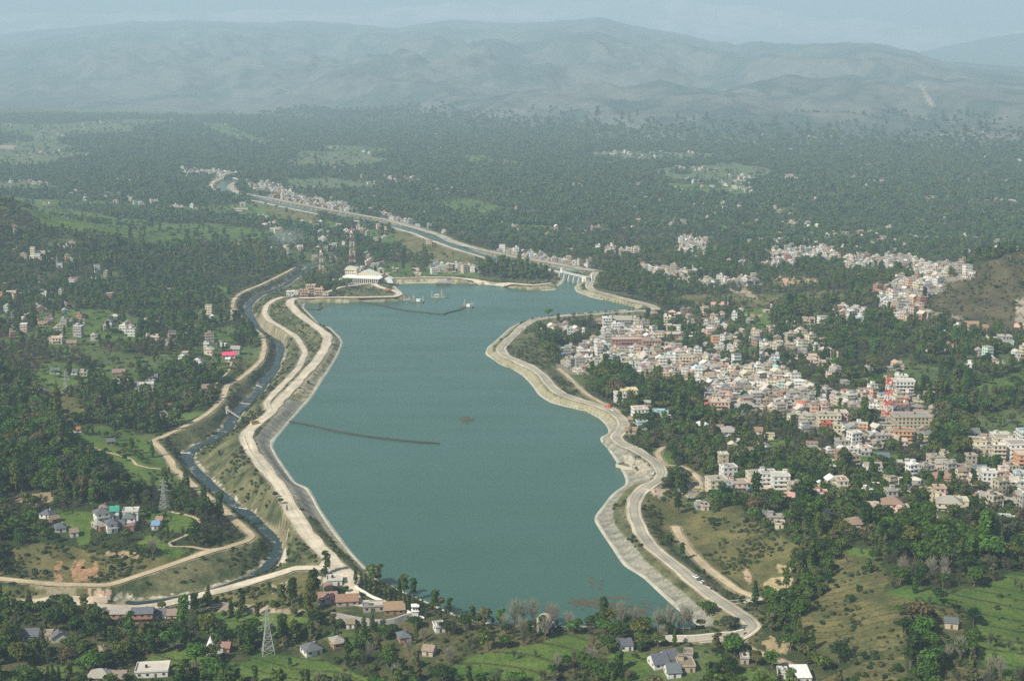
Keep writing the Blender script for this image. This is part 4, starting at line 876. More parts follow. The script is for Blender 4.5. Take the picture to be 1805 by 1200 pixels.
ROOFC['pale yellow_'] = (0.70, 0.58, 0.32)
NKEEP = []
def near_houses():
    for (u, v, wp, d, n, wall, rf, rc, rot, lab) in NEAR:
        x, y, z, mpp = px_m(u, v)
        w = max(4.0, wp * mpp); d = min(d, w * 1.6) if w < 9 else d
        if v > 795: NKEEP.append((x, y - 7, w * .5 + 2))
        r = math.radians(-rot) - math.atan2(x, y) * 0.6
        y2 = y + d * 0.5; x2 = x * y2 / y
        det = 2 if v > 795 else 1
        build_house(x2, y2, w, d, n, wall, rf, rc, r, detail=det)
near_houses()
NEAR_N = len(HOUSES)

def town_spots():
    S = []
    for P in TOWNS + LOOSE:
        P_ = np.array(P, float); u0, v0 = P_.min(0); u1, v1 = P_.max(0)
        X, Y, Z = unproject(P_[:, 0], P_[:, 1]); x0, x1, y0, y1 = X.min(), X.max(), Y.min(), Y.max()
        st = 9.4 if y0 < 1700 else 10.4; canal = 420 < P_[:, 0].mean() < 960 and P_[:, 1].mean() < 460
        nx, ny = int((x1 - x0) / st) + 1, int((y1 - y0) / (st * 1.12)) + 1
        for j in range(ny):
            for i in range(nx):
                x = x0 + (i + .5 * (j % 2)) * st + rnd.uniform(-2.2, 2.2); y = y0 + j * st * 1.12 + rnd.uniform(-2.2, 2.2)
                z = float(ground_z(np.array([x]), np.array([y]))[0]); u, v = proj(x, y, z)
                if not inpoly(np.array([u]), np.array([v]), P)[0]: continue
                if any(inpoly(np.array([u]), np.array([v]), g)[0] for g in GROVES): continue
                if v > 380 and 0 < u < W0 and float(gsamp(DROAD, x, y)) < 6: continue
                if rnd.random() < (.66 if canal else (.80 if any(P is q for q in LOOSE) else (.32 if P[0][0] in (1580, 1490) else .06))): continue
                S.append((x, y, float(u), float(v)))
    return S
SPOTS = []
_hb = np.array([(h[0], h[1], h[2]) for h in HOUSES])
for s in town_spots():
    d = np.hypot(_hb[:, 0] - s[0], _hb[:, 1] - s[1])
    if (d < _hb[:, 2] + 4.0).any(): continue
    SPOTS.append(s)
def rand_house():
    wall = rnd.choices(['white', 'cream', 'grey', 'beige', 'pink', 'salmon', 'pale yellow', 'brick', 'pale blue', 'mint', 'brown', 'orange'], [25, 20, 21, 24, 7, 4, 3, 8, 2, 1, 4, .6])[0]
    rf = rnd.choices(['flat', 'gable', 'hip', 'mono'], [70, 16, 5, 9])[0]
    rc = rnd.choices(['grey', 'pale', 'brown', 'slate', 'rusty', 'pink', 'red', 'white', 'blue', 'turquoise'], [42, 24, 12, 7, 6, 2, 1, 8, .7, 1])[0]
    if wall == 'brown' : rf = 'gable'
    n = rnd.choices([1, 2, 3, 4], [34, 38, 22, 6])[0]
    if rf != 'flat': n = min(n, 2)
    return wall, rf, rc, n
SPOTS.sort(key=lambda s: s[1])
N_IND = 298 - len(NEAR)
INVIEW = [s for s in SPOTS if -10 < s[2] < W0 + 10]
print('houses: near', len(NEAR), 'spots', len(SPOTS), 'individual', N_IND)
main_dir = math.radians(8)
for s in INVIEW[:max(0, N_IND)]:
    wall, rf, rc, n = rand_house()
    build_house(s[0], s[1], rnd.uniform(5.8, 10.0), rnd.uniform(5.8, 8.4), n, wall, rf, rc, main_dir + math.radians(rnd.uniform(-16, 16)) + (math.pi / 2 if rnd.random() < .2 else 0), detail=1)
DONE = set((s[0], s[1]) for s in INVIEW[:max(0, N_IND)])
# the rest of the town and the far villages: one mass of houses
FARV = [(30,318,45,6,14),(60,325,35,5,8),(210,265,14,4,8),(272,275,24,4,12),(140,342,22,4,6),(195,345,12,3,5),(270,360,22,4,8),(310,368,16,4,5),(350,250,60,6,10),(600,300,40,5,16),(690,315,60,5,16),(740,340,60,6,8),(560,262,40,4,6),
 (120,435,14,4,6),(60,455,40,14,5),(100,460,40,10,6),(180,490,60,25,4),(620,410,60,10,9),(560,400,40,8,6),(650,470,50,8,5),(590,445,16,4,5),(530,440,40,5,6),(780,395,30,6,5),(760,380,20,5,4),(900,400,40,8,6),(980,250,60,6,12),(1090,248,40,3,10),(1120,270,80,8,14),
 (1390,272,60,5,16),(1480,290,80,4,14),(1530,282,40,4,8),(1230,300,60,8,10),(1390,318,30,4,8),(1330,360,60,6,10),(1280,400,60,8,10),(1400,400,60,8,14),(1510,415,60,6,12),(1600,425,60,6,12),(1700,425,50,6,12),(1770,430,30,6,10),(1770,465,30,5,14),(1110,400,50,10,10),
 (1200,400,30,10,14),(1220,420,20,8,8),(1240,390,16,5,6),(1640,350,60,6,8),(1720,360,60,6,8),(1300,330,80,6,10),(1010,330,60,8,10),(860,345,60,8,8),(1140,330,60,8,8),(1000,405,60,8,6),(40,275,50,5,6),(90,240,60,6,8),(240,240,60,6,8),(420,235,80,5,6),(300,210,80,8,6),
 (1600,260,100,10,12),(1700,240,60,20,10),(1760,280,60,16,12),(1450,250,80,20,6),(1330,220,80,20,5),(1560,210,80,10,4),(1200,150,80,4,4),(760,430,30,6,3),(1760,640,50,18,5),(1660,620,60,15,4),(1400,620,40,12,5),(1300,600,30,10,3),(1560,650,50,12,4),(1330,800,70,10,4),(1460,860,70,10,3),(1600,860,60,8,4),(1560,880,60,10,3),(1720,885,60,12,3),(1440,800,40,8,3),(330,640,40,15,3),(60,690,50,20,2),(380,560,30,10,2),(160,500,60,20,4),(30,420,30,20,4)]
def far_houses():
    mb = MB(); L = [(s[0], s[1], 1.0) for s in SPOTS if (s[0], s[1]) not in DONE]
    for (u, v, su, sv, n) in FARV:
        uu = np.array([rnd.gauss(u, su * .45) for _ in range(n)]); vv = np.array([rnd.gauss(v, sv * .4) for _ in range(n)])
        X, Y, Z = unproject(uu, vv)
        for x, y in zip(X, Y): L.append((x, y, 1.0))
    _r = np.random.default_rng(99)   # loose houses over the whole plain
    for (y0, y1, nn) in ((1300, 2400, 400), (2400, 3600, 420), (3600, 5600, 260), (5600, 7600, 90)):
        yy = np.sqrt(_r.uniform(y0 ** 2, y1 ** 2, nn * 4)); xx = _r.uniform(-.46, .46, nn * 4) * yy; cl = fbm(xx / 160. + 7, yy / 220., 3, 301)
        k = np.argsort(-cl + _r.uniform(0, .16, nn * 4))[:nn]; zz = ground_z(xx[k], yy[k]); cs, _c, _u, _v = classify(xx[k], yy[k], zz)
        for x, y, q in zip(xx[k], yy[k], cs):
            if q not in (3, 5, 2, 6) and (len(HOUSES) == 0 or y > 2300 or np.min(np.hypot(_hb[:, 0] - x, _hb[:, 1] - y)) > 15): L.append((float(x), float(y), 1.0))
    L = [l for l in L if l[1] > 2050] + [l for l in L if l[1] <= 2050]
    xs = np.array([l[0] for l in L]); ys = np.array([l[1] for l in L]); zs = ground_z(xs, ys)
    for x, y, z in zip(xs, ys, zs):
        if GY0 < y < 3000 and float(gsamp(DROAD, x, y)) < 5: continue
        if GY0 < y < GY1 and abs(x) < 1100 and bool(gsamp(WATER_IN.astype(float), x, y) > 0): continue
        wall, rf, rc, n = rand_house(); far = y > 3200
        if far: wall = rnd.choice(['white', 'white', 'cream', 'beige', 'pink', 'grey'])
        k = 1.0 if not far else 1.0 + (y - 3200) / 9000.0
        w, d, h = rnd.uniform(5.2, 9.6) * k, rnd.uniform(5.2, 8.4) * k, n * 2.9; rot = main_dir + math.radians(rnd.uniform(-25, 25)); wc = jitc(WALLC[wall]); rcc = jitc(ROOFC[rc])
        mb.box((x, y, z - 2), (w, d, 2 + h), wc, rot, uvwalls=True, top=rcc)
        if rf == 'flat':
            mb.box((x, y, z + h + .01), (w + .6, d + .6, .3), wc, rot, top=rcc)
            if rnd.random() < .5: mb.box((x + rnd.uniform(-2, 2), y + rnd.uniform(-2, 2), z + h + .3), (3, 3, 2.3), wc, rot, top=rcc)
            for q in range(1, n): mb.box((x, y, z + q * 3 - .15), (w + .9, d + .9, .25), tuple(min(.8, t * 1.1) for t in wc), rot)
        else:
            hw = w / 2 + .4; mb.prism([(-hw, 0), (hw, 0), (0, hw * .6)], -d / 2 - .4, d / 2 + .4, rcc, (x, y, z + h), rot, side=wc)
        HOUSES.append((x, y, max(w, d) * .6))
    o = mb.obj('distant_houses', None, 'wall'); o['kind'] = 'stuff'
far_houses()

# ---------------------------------------------------------------- trees
def leaf_cloud(n, size, lobes, seed, inner=0.55, up=0.25):
    """leaf sprays spread over the skins of several lobes; lobes = (x, y, z, rx, ry, rz)"""
    r = np.random.default_rng(seed); V = []; F = []
    wts = np.array([l[3] * l[5] for l in lobes]); wts = wts / wts.sum()
    for i in range(n):
        l = lobes[r.choice(len(lobes), p=wts)]
        d = r.normal(size=3); d /= np.linalg.norm(d) + 1e-9
        if d[2] < -0.45: d[2] *= -0.6
        k = r.uniform(inner, 1.0) ** 0.6
        c = np.array(l[:3]) + d * np.array(l[3:]) * k * (1 + 0.12 * r.normal())
        nrm = d * 0.9 + r.normal(size=3) * 0.55 + np.array([0, 0, up]); nrm /= np.linalg.norm(nrm)
        a = np.cross(nrm, r.normal(size=3)); a /= np.linalg.norm(a) + 1e-9; b = np.cross(nrm, a)
        s = size * r.uniform(0.6, 1.35); t = s * r.uniform(0.5, 0.95)
        j = len(V); V += [c - a * s * .5 - b * t * .25, c + a * s * .15 - b * t * .5, c + a * s * .55 + b * t * .1, c - a * s * .1 + b * t * .55]
        F.append((j, j + 1, j + 2, j + 3))
    return V, F
def lobes_for(kind, seed, R, Hc):
    r = np.random.default_rng(seed)
    if kind == 'round':
        L = [(0, 0, Hc, R * .72, R * .72, R * .62)]
        for k in range(6):
            a = k * 1.05 + r.uniform(-.3, .3); q = r.uniform(.40, .62) * R
            L.append((math.cos(a) * q, math.sin(a) * q, Hc + r.uniform(-.30, .30) * R, R * r.uniform(.36, .52), R * r.uniform(.36, .52), R * r.uniform(.30, .42)))
    elif kind == 'tall':
        L = []
        for k in range(5): L.append((r.uniform(-.2, .2) * R, r.uniform(-.2, .2) * R, Hc + (k - 2) * R * .48, R * r.uniform(.42, .62), R * r.uniform(.42, .62), R * .42))
    elif kind == 'flat':
        L = []
        for k in range(6): a = k * 1.05; q = R * r.uniform(.3, .62); L.append((math.cos(a) * q, math.sin(a) * q, Hc + r.uniform(-.1, .2) * R, R * .45, R * .45, R * .26))
        L.append((0, 0, Hc + .1 * R, R * .5, R * .5, R * .3))
    elif kind == 'spire':
        L = [(0, 0, Hc + (k - 3) * R * .9, R * (1.0 - abs(k - 2) * .17), R * (1.0 - abs(k - 2) * .17), R * .75) for k in range(7)]
    return L
def trunk_geo(H, r0, nl=3, seed=1, spread=1.6):
    mb = MB(); r = random.Random(seed); c = (.16, .13, .10)
    mb.tube((0, 0, -1.2), (r.uniform(-.2, .2), r.uniform(-.2, .2), H), r0, r0 * .55, c, 6)
    for k in range(nl):
        a = k * 2.1 + r.uniform(0, 1); mb.tube((0, 0, H * .75), (math.cos(a) * spread, math.sin(a) * spread, H + r.uniform(1.0, 2.2)), r0 * .5, r0 * .18, c, 5)
    return mb
TREE = {}   # kind -> list of (crown mesh, trunk mesh)
def make_near_kind(name, kind, R, Hc, n, size, tr, cnt, bark='bark'):
    TREE[name] = []
    for i in range(cnt):
        V, F = leaf_cloud(n, size, lobes_for(kind, 100 * cnt + i + int(R * 7), R, Hc), 31 * i + int(Hc))
        cm = mesh_np(name + '_crown', V, F); cm.materials.append(M['leaf'])
        tm = trunk_geo(*tr, seed=i).mesh(name + '_trunk'); tm.materials.append(M['bark']); TREE[name].append((cm, tm))
make_near_kind('broadleaf_tree', 'round', 4.6, 6.3, 620, 1.05, (4.2, .38), 5)
make_near_kind('spreading_tree', 'flat', 5.6, 6.2, 640, 1.1, (4.6, .42), 2)
make_near_kind('tall_tree', 'tall', 3.9, 8.8, 560, 1.0, (6.8, .36), 3)
make_near_kind('cypress_tree', 'spire', 1.25, 4.6, 420, 0.55, (1.2, .18), 2)
def bare_mesh(seed, H=9.0, n=95, W=3.2, lo=.3):
    r = random.Random(seed); mb = MB(); c = (.2, .17, .13)
    mb.tube((0, 0, -1), (r.uniform(-.2, .2), 0, H * .55), .24, .13, c, 5)
    for k in range(n):
        a = r.uniform(0, 6.283); z0 = H * r.uniform(lo * .8, .62); q = r.uniform(.25, 1) * W * (.7 if z0 > H * .5 else 1)
        z1 = min(H, z0 + r.uniform(.22, .5) * H); p0 = (math.cos(a) * q * .12, math.sin(a) * q * .12, z0); p1 = (math.cos(a) * q, math.sin(a) * q, z1)
        mb.beam(p0, p1, r.uniform(.04, .08), c)
        for t in range(2):
            f = r.uniform(.4, .9); s = [p0[i] + (p1[i] - p0[i]) * f for i in range(3)]
            mb.beam(s, (s[0] + r.uniform(-.8, .8), s[1] + r.uniform(-.8, .8), s[2] + r.uniform(.5, 1.6)), .04, c)
    return mb
BARE_M = []
for i in range(3):
    cm = bare_mesh(i + 40).mesh('bare_tree_crown'); m_ = bpy.data.materials.get('bare_branches')
    if not m_:
        m_, nd, lk, b = newmat('bare_branches', .9, .1); oi = nd.new('ShaderNodeObjectInfo'); lk.new(oi.outputs['Color'], b.inputs['Base Color'])
    cm.materials.append(m_); tb = MB(); tb.tube((0, 0, -1.2), (0, 0, 4.6), .30, .16, (.2, .17, .13), 6); tm = tb.mesh('bare_tree_trunk'); tm.materials.append(M['bark']); BARE_M.append((cm, tm))
TREE['bare_tree'] = BARE_M
TINT = {'dark green': (0.034, 0.066, 0.015, 1), 'mid green': (0.066, 0.125, 0.018, 1), 'olive': (0.118, 0.135, 0.026, 1), 'bright green': (0.085, 0.19, 0.028, 1), 'brownish': (0.15, 0.12, 0.055, 1), 'grey': (0.27, 0.25, 0.19, 1), 'dusty green': (0.07, 0.085, 0.045, 1), 'orange': (0.55, 0.12, 0.03, 1)}
GRPS = {'broadleaf_tree': 'broadleaf trees on the near slopes', 'spreading_tree': 'spreading trees on the near slopes', 'tall_tree': 'tall trees on the near slopes', 'cypress_tree': 'cypresses in a row by the white wall', 'bare_tree': 'leafless trees on the near slopes'}
def plant(kind, x, y, s, tint, hs=1.0, label=None, group=None, idx=None, name=None, cat='tree'):
    z = float(ground_z(np.array([x]), np.array([y]))[0])
    pr = TREE[kind][(idx if idx is not None else rnd.randrange(99)) % len(TREE[kind])]
    r = thing(name or kind, label, cat, (x, y, z - .1), rnd.uniform(0, 6.28), group or GRPS[kind], dict(auto=label is None, tree=kind, tint=tint, x=x, y=y, w=s))
    c = link('crown', pr[0], None, r); t = link('trunk', pr[1], None, r); c.color = TINT[tint]
    for o in (c, t): o.scale = (s, s, s * hs)
    return r

# spots for all trees, on the ground
HX = np.array([(h[0], h[1], h[2]) for h in HOUSES])
_cell = {}
for i, h in enumerate(HX): _cell.setdefault((int(h[0] // 30), int(h[1] // 30)), []).append(i)
HMASK = np.zeros(GXX.shape, bool)
for h in HX:
    i0 = int((h[0] - GX0) / GS); j0 = int((h[1] - GY0) / GS); k = int((h[2] + 3.0) / GS) + 1
    if 0 < i0 < len(gx) and 0 < j0 < len(gy): HMASK[max(0, j0 - k):j0 + k + 1, max(0, i0 - k):i0 + k + 1] |= (np.hypot(GXX[max(0, j0 - k):j0 + k + 1, max(0, i0 - k):i0 + k + 1] - h[0], GYY[max(0, j0 - k):j0 + k + 1, max(0, i0 - k):i0 + k + 1] - h[1]) < h[2] + 2.6)
KEEP = list(NKEEP)   # extra cleared discs (x, y, r)
def scatter(sp, y0, y1, r):
    xs = []; ys = []
    y = y0
    nx_lo = -0.62; nx_hi = 0.62
    rows = int((y1 - y0) / sp)
    X = []; Y = []
    for j in range(rows):
        yy = y0 + j * sp; hw = 0.50 * yy + 60; k = int(2 * hw / sp)
        X.append(-hw + (np.arange(k) + .5 * (j % 2)) * sp); Y.append(np.full(k, yy))
    X = np.concatenate(X); Y = np.concatenate(Y)
    X = X + r.uniform(-.42, .42, X.shape) * sp; Y = Y + r.uniform(-.42, .42, Y.shape) * sp
    return X, Y
def tree_points():
    out = []
    for (sp, y0, y1) in ((5.8, 575, 1150), (6.6, 1150, 1900), (8.2, 1900, 3000), (11.0, 3000, 4700), (17.0, 4700, 7600)):
        X, Y = scatter(sp, y0, y1, rng); Z = ground_z(X, Y)
        cls, c, u, v = classify(X, Y, Z)
        keep = (u > -170) & (u < W0 + 170) & (v < 1290)
        dens = fbm(X / 55., Y / 70., 3, 201)
        p = np.interp(dens, [0.28, 0.42, 0.6], [0.45, 0.82, 0.97])
        p = np.where((cls == 1) & (Y > 3200), 0.13 * (fbm(X / 60., Y / 40., 2, 333) > .5), p); p = np.where((cls == 1) & (Y <= 3200), 0.07 + 0.30 * (fbm(X / 30., Y / 12., 2, 207) > .66), p)
        p = np.where(cls == 2, 0.10, p); p = np.where(cls == 3, 0.012, p); p = np.where(cls == 4, 0.20, p); p = np.where(cls == 5, 0.98, p); p = np.where(cls == 6, np.interp(Z, [0, 30, 75], [.7, .25, 0]), p)
        ins = (X > GX0) & (X < GX1) & (Y < GY1)
        p[ins & (gsamp(np.minimum(DS, 60), X, Y) < np.where(u < 720, 26, 9)) & (Y < 1950) & (v < 1000)] = 0
        wi = ins & (gsamp(WATER_IN.astype(float), X, Y) > 0.01); p[wi] = 0
        dr = np.where(ins, gsamp(np.minimum(DROAD, 60), X, Y), 60); p[dr < 4.5] = 0
        hm = ins & (gsamp(HMASK.astype(float), X, Y) > .3); p[hm] = 0
        for (kx, ky, kr) in KEEP: p[np.hypot(X - kx, Y - ky) < kr] = 0
        k = keep & (rng.uniform(size=X.shape) < p)
        # in the open, shrubs rather than trees
        s = 0.84 * np.exp(rng.normal(0, .27, X.shape)).clip(.5, 1.7) * (1 + 0.25 * (fbm(X / 80., Y / 80., 2, 222) - .5)); s = np.where(cls == 2, s * .6, s); s = np.where(cls == 3, s * .42, s); s = np.where(cls == 4, s * .75, s); s = np.where(cls == 5, s * 1.35, s); s = np.where(cls == 1, s * .8, s)
        s = np.where((cls == 6), s * 1.2, s)
        s = s * (sp / 6.4) ** 0.5
        # leafless stands: noise patches plus traced ones
        bare = fbm(X / 120., Y / 150., 3, 240) > 0.60
        for P in ([(1200,500),(1500,515),(1500,545),(1200,560)], [(1170,500),(1230,500),(1230,560),(1170,560)], [(900,1060),(975,1055),(975,1115),(900,1115)], [(1150,1085),(1240,1085),(1240,1130),(1150,1130)], [(120,355),(260,355),(260,385),(120,375)], [(1440,1120),(1560,1120),(1560,1200),(1440,1200)], [(400,960),(560,970),(560,1010),(500,1000)]):
            bare |= inpoly(u, v, P) & (rng.uniform(size=X.shape) < .8)
        bare &= rng.uniform(size=X.shape) < .62; bare &= cls != 5
        for i in np.nonzero(k)[0]: out.append((X[i], Y[i], Z[i], s[i], bool(bare[i]), int(cls[i]), u[i], v[i]))
    return out
# specially placed trees --------------------------------------------------
def at(u, v): x, y, z, m = px_m(u, v); return x, y
_i = 0
for (u, v, h) in [(627,1031,1.15),(637,1037,1.0),(645,1042,1.05),(653,1047,1.0),(663,1052,1.05),(671,1056,1.0),(680,1060,.95),(688,1063,.9),(697,1066,1.1),(706,1071,1.0),(714,1075,1.0),(722,1078,1.1),(730,1083,1.15),(738,1086,1.1),(745,1089,1.1)]:
    x, y = at(u, v); _i += 1
    plant('cypress_tree', x, y, 1.0 * h, 'dark green', 1.15, None, 'cypresses in a row by the white wall'); KEEP.append((x, y, 8))
for (u, v, s, kd, tn, lb) in [(548,1078,1.35,'tall_tree','olive','tall dense olive tree standing left of the rusty roofed sheds'),(556,1058,1.35,'tall_tree','dark green','dark round topped tree just above the tall olive one by the rusty sheds'),
   (544,1096,1.2,'tall_tree','olive','olive tree lowest of the tall clump left of the rusty sheds'),(506,900,.55,'cypress_tree','mid green','small dark tree on the grass edge of the left gravel road'),(495,888,.5,'broadleaf_tree','mid green','dark bush like tree above the lone tree beside the gravel road'),(486,877,.5,'broadleaf_tree','dark green','round dark bush farthest up the line beside the gravel road'),
   (412,808,.55,'broadleaf_tree','brownish','brownish lone tree on the grass between river and gravel road'),(425,795,.42,'broadleaf_tree','dusty green','small dusty tree right of the brownish one between river and road'),(440,818,.32,'broadleaf_tree','dark green','tiny dark bush beside the gravel road bend'),
   (350,1072,.7,'broadleaf_tree','dark green','round dark tree on the low road by the long brick building'),(103,1068,.85,'spreading_tree','dark green','wide dark tree on the low road below the landslide'),
   (820,1112,1.1,'broadleaf_tree','mid green','full green tree at the left end of the near shore'),(843,1103,.7,'broadleaf_tree','mid green','round green tree left of the bare poplars on the near shore'),(1010,1118,.9,'broadleaf_tree','bright green','round bright green tree right of the stone dome'),(1065,1118,.95,'broadleaf_tree','bright green','bright green tree in the middle of the near shore'),
   (1246,1085,1.0,'spreading_tree','mid green','low spreading bush at the foot of the concrete bank'),(1285,1112,1.0,'spreading_tree','dusty green','dusty tree inside the hairpin bend of the road'),(1310,905,1.3,'broadleaf_tree','dark green','dark tree below the cream houses right of the bank'),(1205,885,1.3,'tall_tree','dark green','tall dark tree right of the road below the pump yard'),(1195,905,1.1,'tall_tree','dark green','tall tree lowest of the two right of the curved road'),
   (1568,855,1.5,'broadleaf_tree','mid green','big round green tree right of the white cottage'),(599,1063,.34,'broadleaf_tree','orange','small round bush with orange flowers between the rusty sheds')]:
    x, y = at(u, v); plant(kd, x, y, s, tn, 1.0, lb, GRPS['broadleaf_tree'] if 'tree' in lb else None); KEEP.append((x, y, 6 * s))
for (u, v) in [(906,1104),(922,1104),(940,1104),(968,1104),(976,1106),(1095,1110),(1120,1109),(1160,1114),(1180,1115),(1205,1113),(1216,1112)]:
    x, y = at(u, v); plant('bare_tree', x, y, rnd.uniform(1.1, 1.5), 'grey', 1.25, None, 'leafless trees on the near shore'); KEEP.append((x, y, 4))
x, y = at(961, 1098); KEEP.append((x, y, 10))
for (u, v, r_) in [(473,1150,9),(290,897,8),(117,690,8),(622,468,12),(567,486,9),(1565,742,9),(1595,725,7),(640,495,26),(615,490,20),(650,1100,5),(372,1150,7),(195,784,14),(232,918,14),(545,1155,13),(1175,1180,22),(270,1185,16),(285,735,14),(635,500,14),(230,1085,16),(1345,872,18),(1262,868,16)]:
    x, y = at(u, v); KEEP.append((x, y, r_))
for t in range(12):   # clear the shed yard and flume
    x, y = at(560 + t * 14, 1062 + t * 2.2); KEEP.append((x, y, 8)); x, y = at(580 + t * 13, 1088 + (8 if 3 < t < 9 else 3)); KEEP.append((x, y, 5))
for t in range(8):
    x, y = at(1190 + t * 18, 1127 - t * 2); KEEP.append((x, y, 5))
TP = tree_points()
dist = lambda t: t[3] * (1.0 if not t[4] else .8) / t[1]
vis = [t for t in TP if -15 < t[6] < W0 + 15 and t[7] < 1215]
brd = sorted([t for t in vis if not t[4]], key=dist, reverse=True); bar = sorted([t for t in vis if t[4]], key=dist, reverse=True)
N_TREES, N_BARE = 262, 24
pick = brd[:N_TREES]; pickb = bar[:N_BARE]; ids = set(id(t) for t in pick) | set(id(t) for t in pickb)
TN = ['dark green', 'mid green', 'olive', 'bright green', 'brownish', 'dusty green']
for t in pick:
    kd = rnd.choices(['broadleaf_tree', 'spreading_tree', 'tall_tree'], [64, 18, 18])[0]
    plant(kd, t[0], t[1], t[3], rnd.choices(TN, [30, 28, 20, 10, 6, 8])[0], rnd.uniform(.85, 1.15))
for t in pickb: plant('bare_tree', t[0], t[1], t[3], 'grey', rnd.uniform(.9, 1.2))
rest = [t for t in TP if id(t) not in ids]
print('trees in all', len(TP), 'mass', len(rest))

# the woods: one object, its trees set on points
def wood_protos():
    P = {'leafy': [], 'bare': [], 'far': []}
    c = bpy.data.collections
    def add(k, me, mats):
        for m in mats: me.materials.append(m)
        o = bpy.data.objects.new('woodland_tree_kind', me); P[k].append(o)
    for i in range(9):
        kd = ['round', 'round', 'flat', 'tall', 'round', 'tall', 'flat', 'spire', 'round'][i]; R, Hc = {'tall': (3.8, 8.0), 'spire': (2.2, 7.0), 'flat': (5.2, 5.6)}.get(kd, (4.3 + .25 * i % 1.0, 5.6 + .1 * i))
        V, F = leaf_cloud(360, 1.4, lobes_for(kd, 500 + i, R, Hc), 77 + i); tb = trunk_geo(4.5, .35, 2, i)
        nb = len(V); V = list(V) + [np.array(p) for p in tb.v if True]; F4 = [tuple(f) for f in F] + [tuple(k + nb for k in f) for f in tb.f if len(f) == 4]
        me = mesh_np('woodland_tree', V, F4); me.materials.append(M['leaf_wood']); me.materials.append(M['bark'])
        me.polygons.foreach_set('material_index', np.r_[np.zeros(len(F), int), np.ones(len(F4) - len(F), int)].astype(np.int32)); o = bpy.data.objects.new('woodland_tree_kind', me); P['leafy'].append(o)
    for i in range(3): add('bare', bare_mesh(60 + i, 8.5, 60, 3.0).mesh('woodland_bare'), [M['twig_wood']])
    for i in range(4):
        V, F = leaf_cloud(110, 2.6, lobes_for(['round', 'flat', 'round', 'tall'][i], 600 + i, 4.8, 5.2), 99 + i); add('far', mesh_np('far_tree', V, F), [M['leaf_far_hazed']])
    return P
PR = wood_protos()
def wood(name, pts, protos, seed, label_kind='stuff'):
    if not pts: return
    r = np.random.default_rng(seed); n = len(pts); A = np.array([(t[0], t[1], t[2] - .15) for t in pts], np.float32)
    me = bpy.data.meshes.new(name); me.vertices.add(n); me.vertices.foreach_set('co', A.ravel())
    a = me.attributes.new('scl', 'FLOAT_VECTOR', 'POINT'); s = np.array([t[3] for t in pts]); hh = r.uniform(.8, 1.25, n); a.data.foreach_set('vector', np.stack([s * r.uniform(.85, 1.15, n), s, s * hh], 1).astype(np.float32).ravel())
    a = me.attributes.new('rot', 'FLOAT_VECTOR', 'POINT'); a.data.foreach_set('vector', np.stack([r.uniform(-.06, .06, n), r.uniform(-.06, .06, n), r.uniform(0, 6.28, n)], 1).astype(np.float32).ravel())
    a = me.attributes.new('idx', 'INT', 'POINT'); a.data.foreach_set('value', r.integers(0, len(protos), n).astype(np.int32))
    col = bpy.data.collections.new(name + '_kinds')
    for p in protos: col.objects.link(p)
    o = link(name, me); o['kind'] = 'stuff'
    ng = bpy.data.node_groups.new(name + '_nodes', 'GeometryNodeTree')
    ng.interface.new_socket('Geometry', in_out='INPUT', socket_type='NodeSocketGeometry'); ng.interface.new_socket('Geometry', in_out='OUTPUT', socket_type='NodeSocketGeometry')
    N = ng.nodes; L = ng.links; gi = N.new('NodeGroupInput'); go = N.new('NodeGroupOutput')
    ci = N.new('GeometryNodeCollectionInfo'); ci.inputs['Collection'].default_value = col; ci.inputs['Separate Children'].default_value = True; ci.inputs['Reset Children'].default_value = True
    ip = N.new('GeometryNodeInstanceOnPoints'); ip.inputs['Pick Instance'].default_value = True
    def na(nm, ty): q = N.new('GeometryNodeInputNamedAttribute'); q.data_type = ty; q.inputs['Name'].default_value = nm; return q.outputs['Attribute']
    m2p = N.new('GeometryNodeMeshToPoints'); m2p.inputs['Radius'].default_value = .01; L.new(gi.outputs[0], m2p.inputs['Mesh'])
    L.new(m2p.outputs[0], ip.inputs['Points']); L.new(ci.outputs[0], ip.inputs['Instance']); L.new(na('idx', 'INT'), ip.inputs['Instance Index'])
    L.new(na('rot', 'FLOAT_VECTOR'), ip.inputs['Rotation']); L.new(na('scl', 'FLOAT_VECTOR'), ip.inputs['Scale']); L.new(ip.outputs[0], go.inputs[0])
    md = o.modifiers.new('trees', 'NODES'); md.node_group = ng; return o
wood('woodland', [t for t in rest if not t[4] and t[1] < 2300], PR['leafy'], 1)
wood('leafless_woodland', [t for t in rest if t[4] and t[1] < 3000], PR['bare'], 2)
wood('far_woodland', [t for t in rest if (not t[4] and t[1] >= 2300) or (t[4] and t[1] >= 3000)], PR['far'], 3)
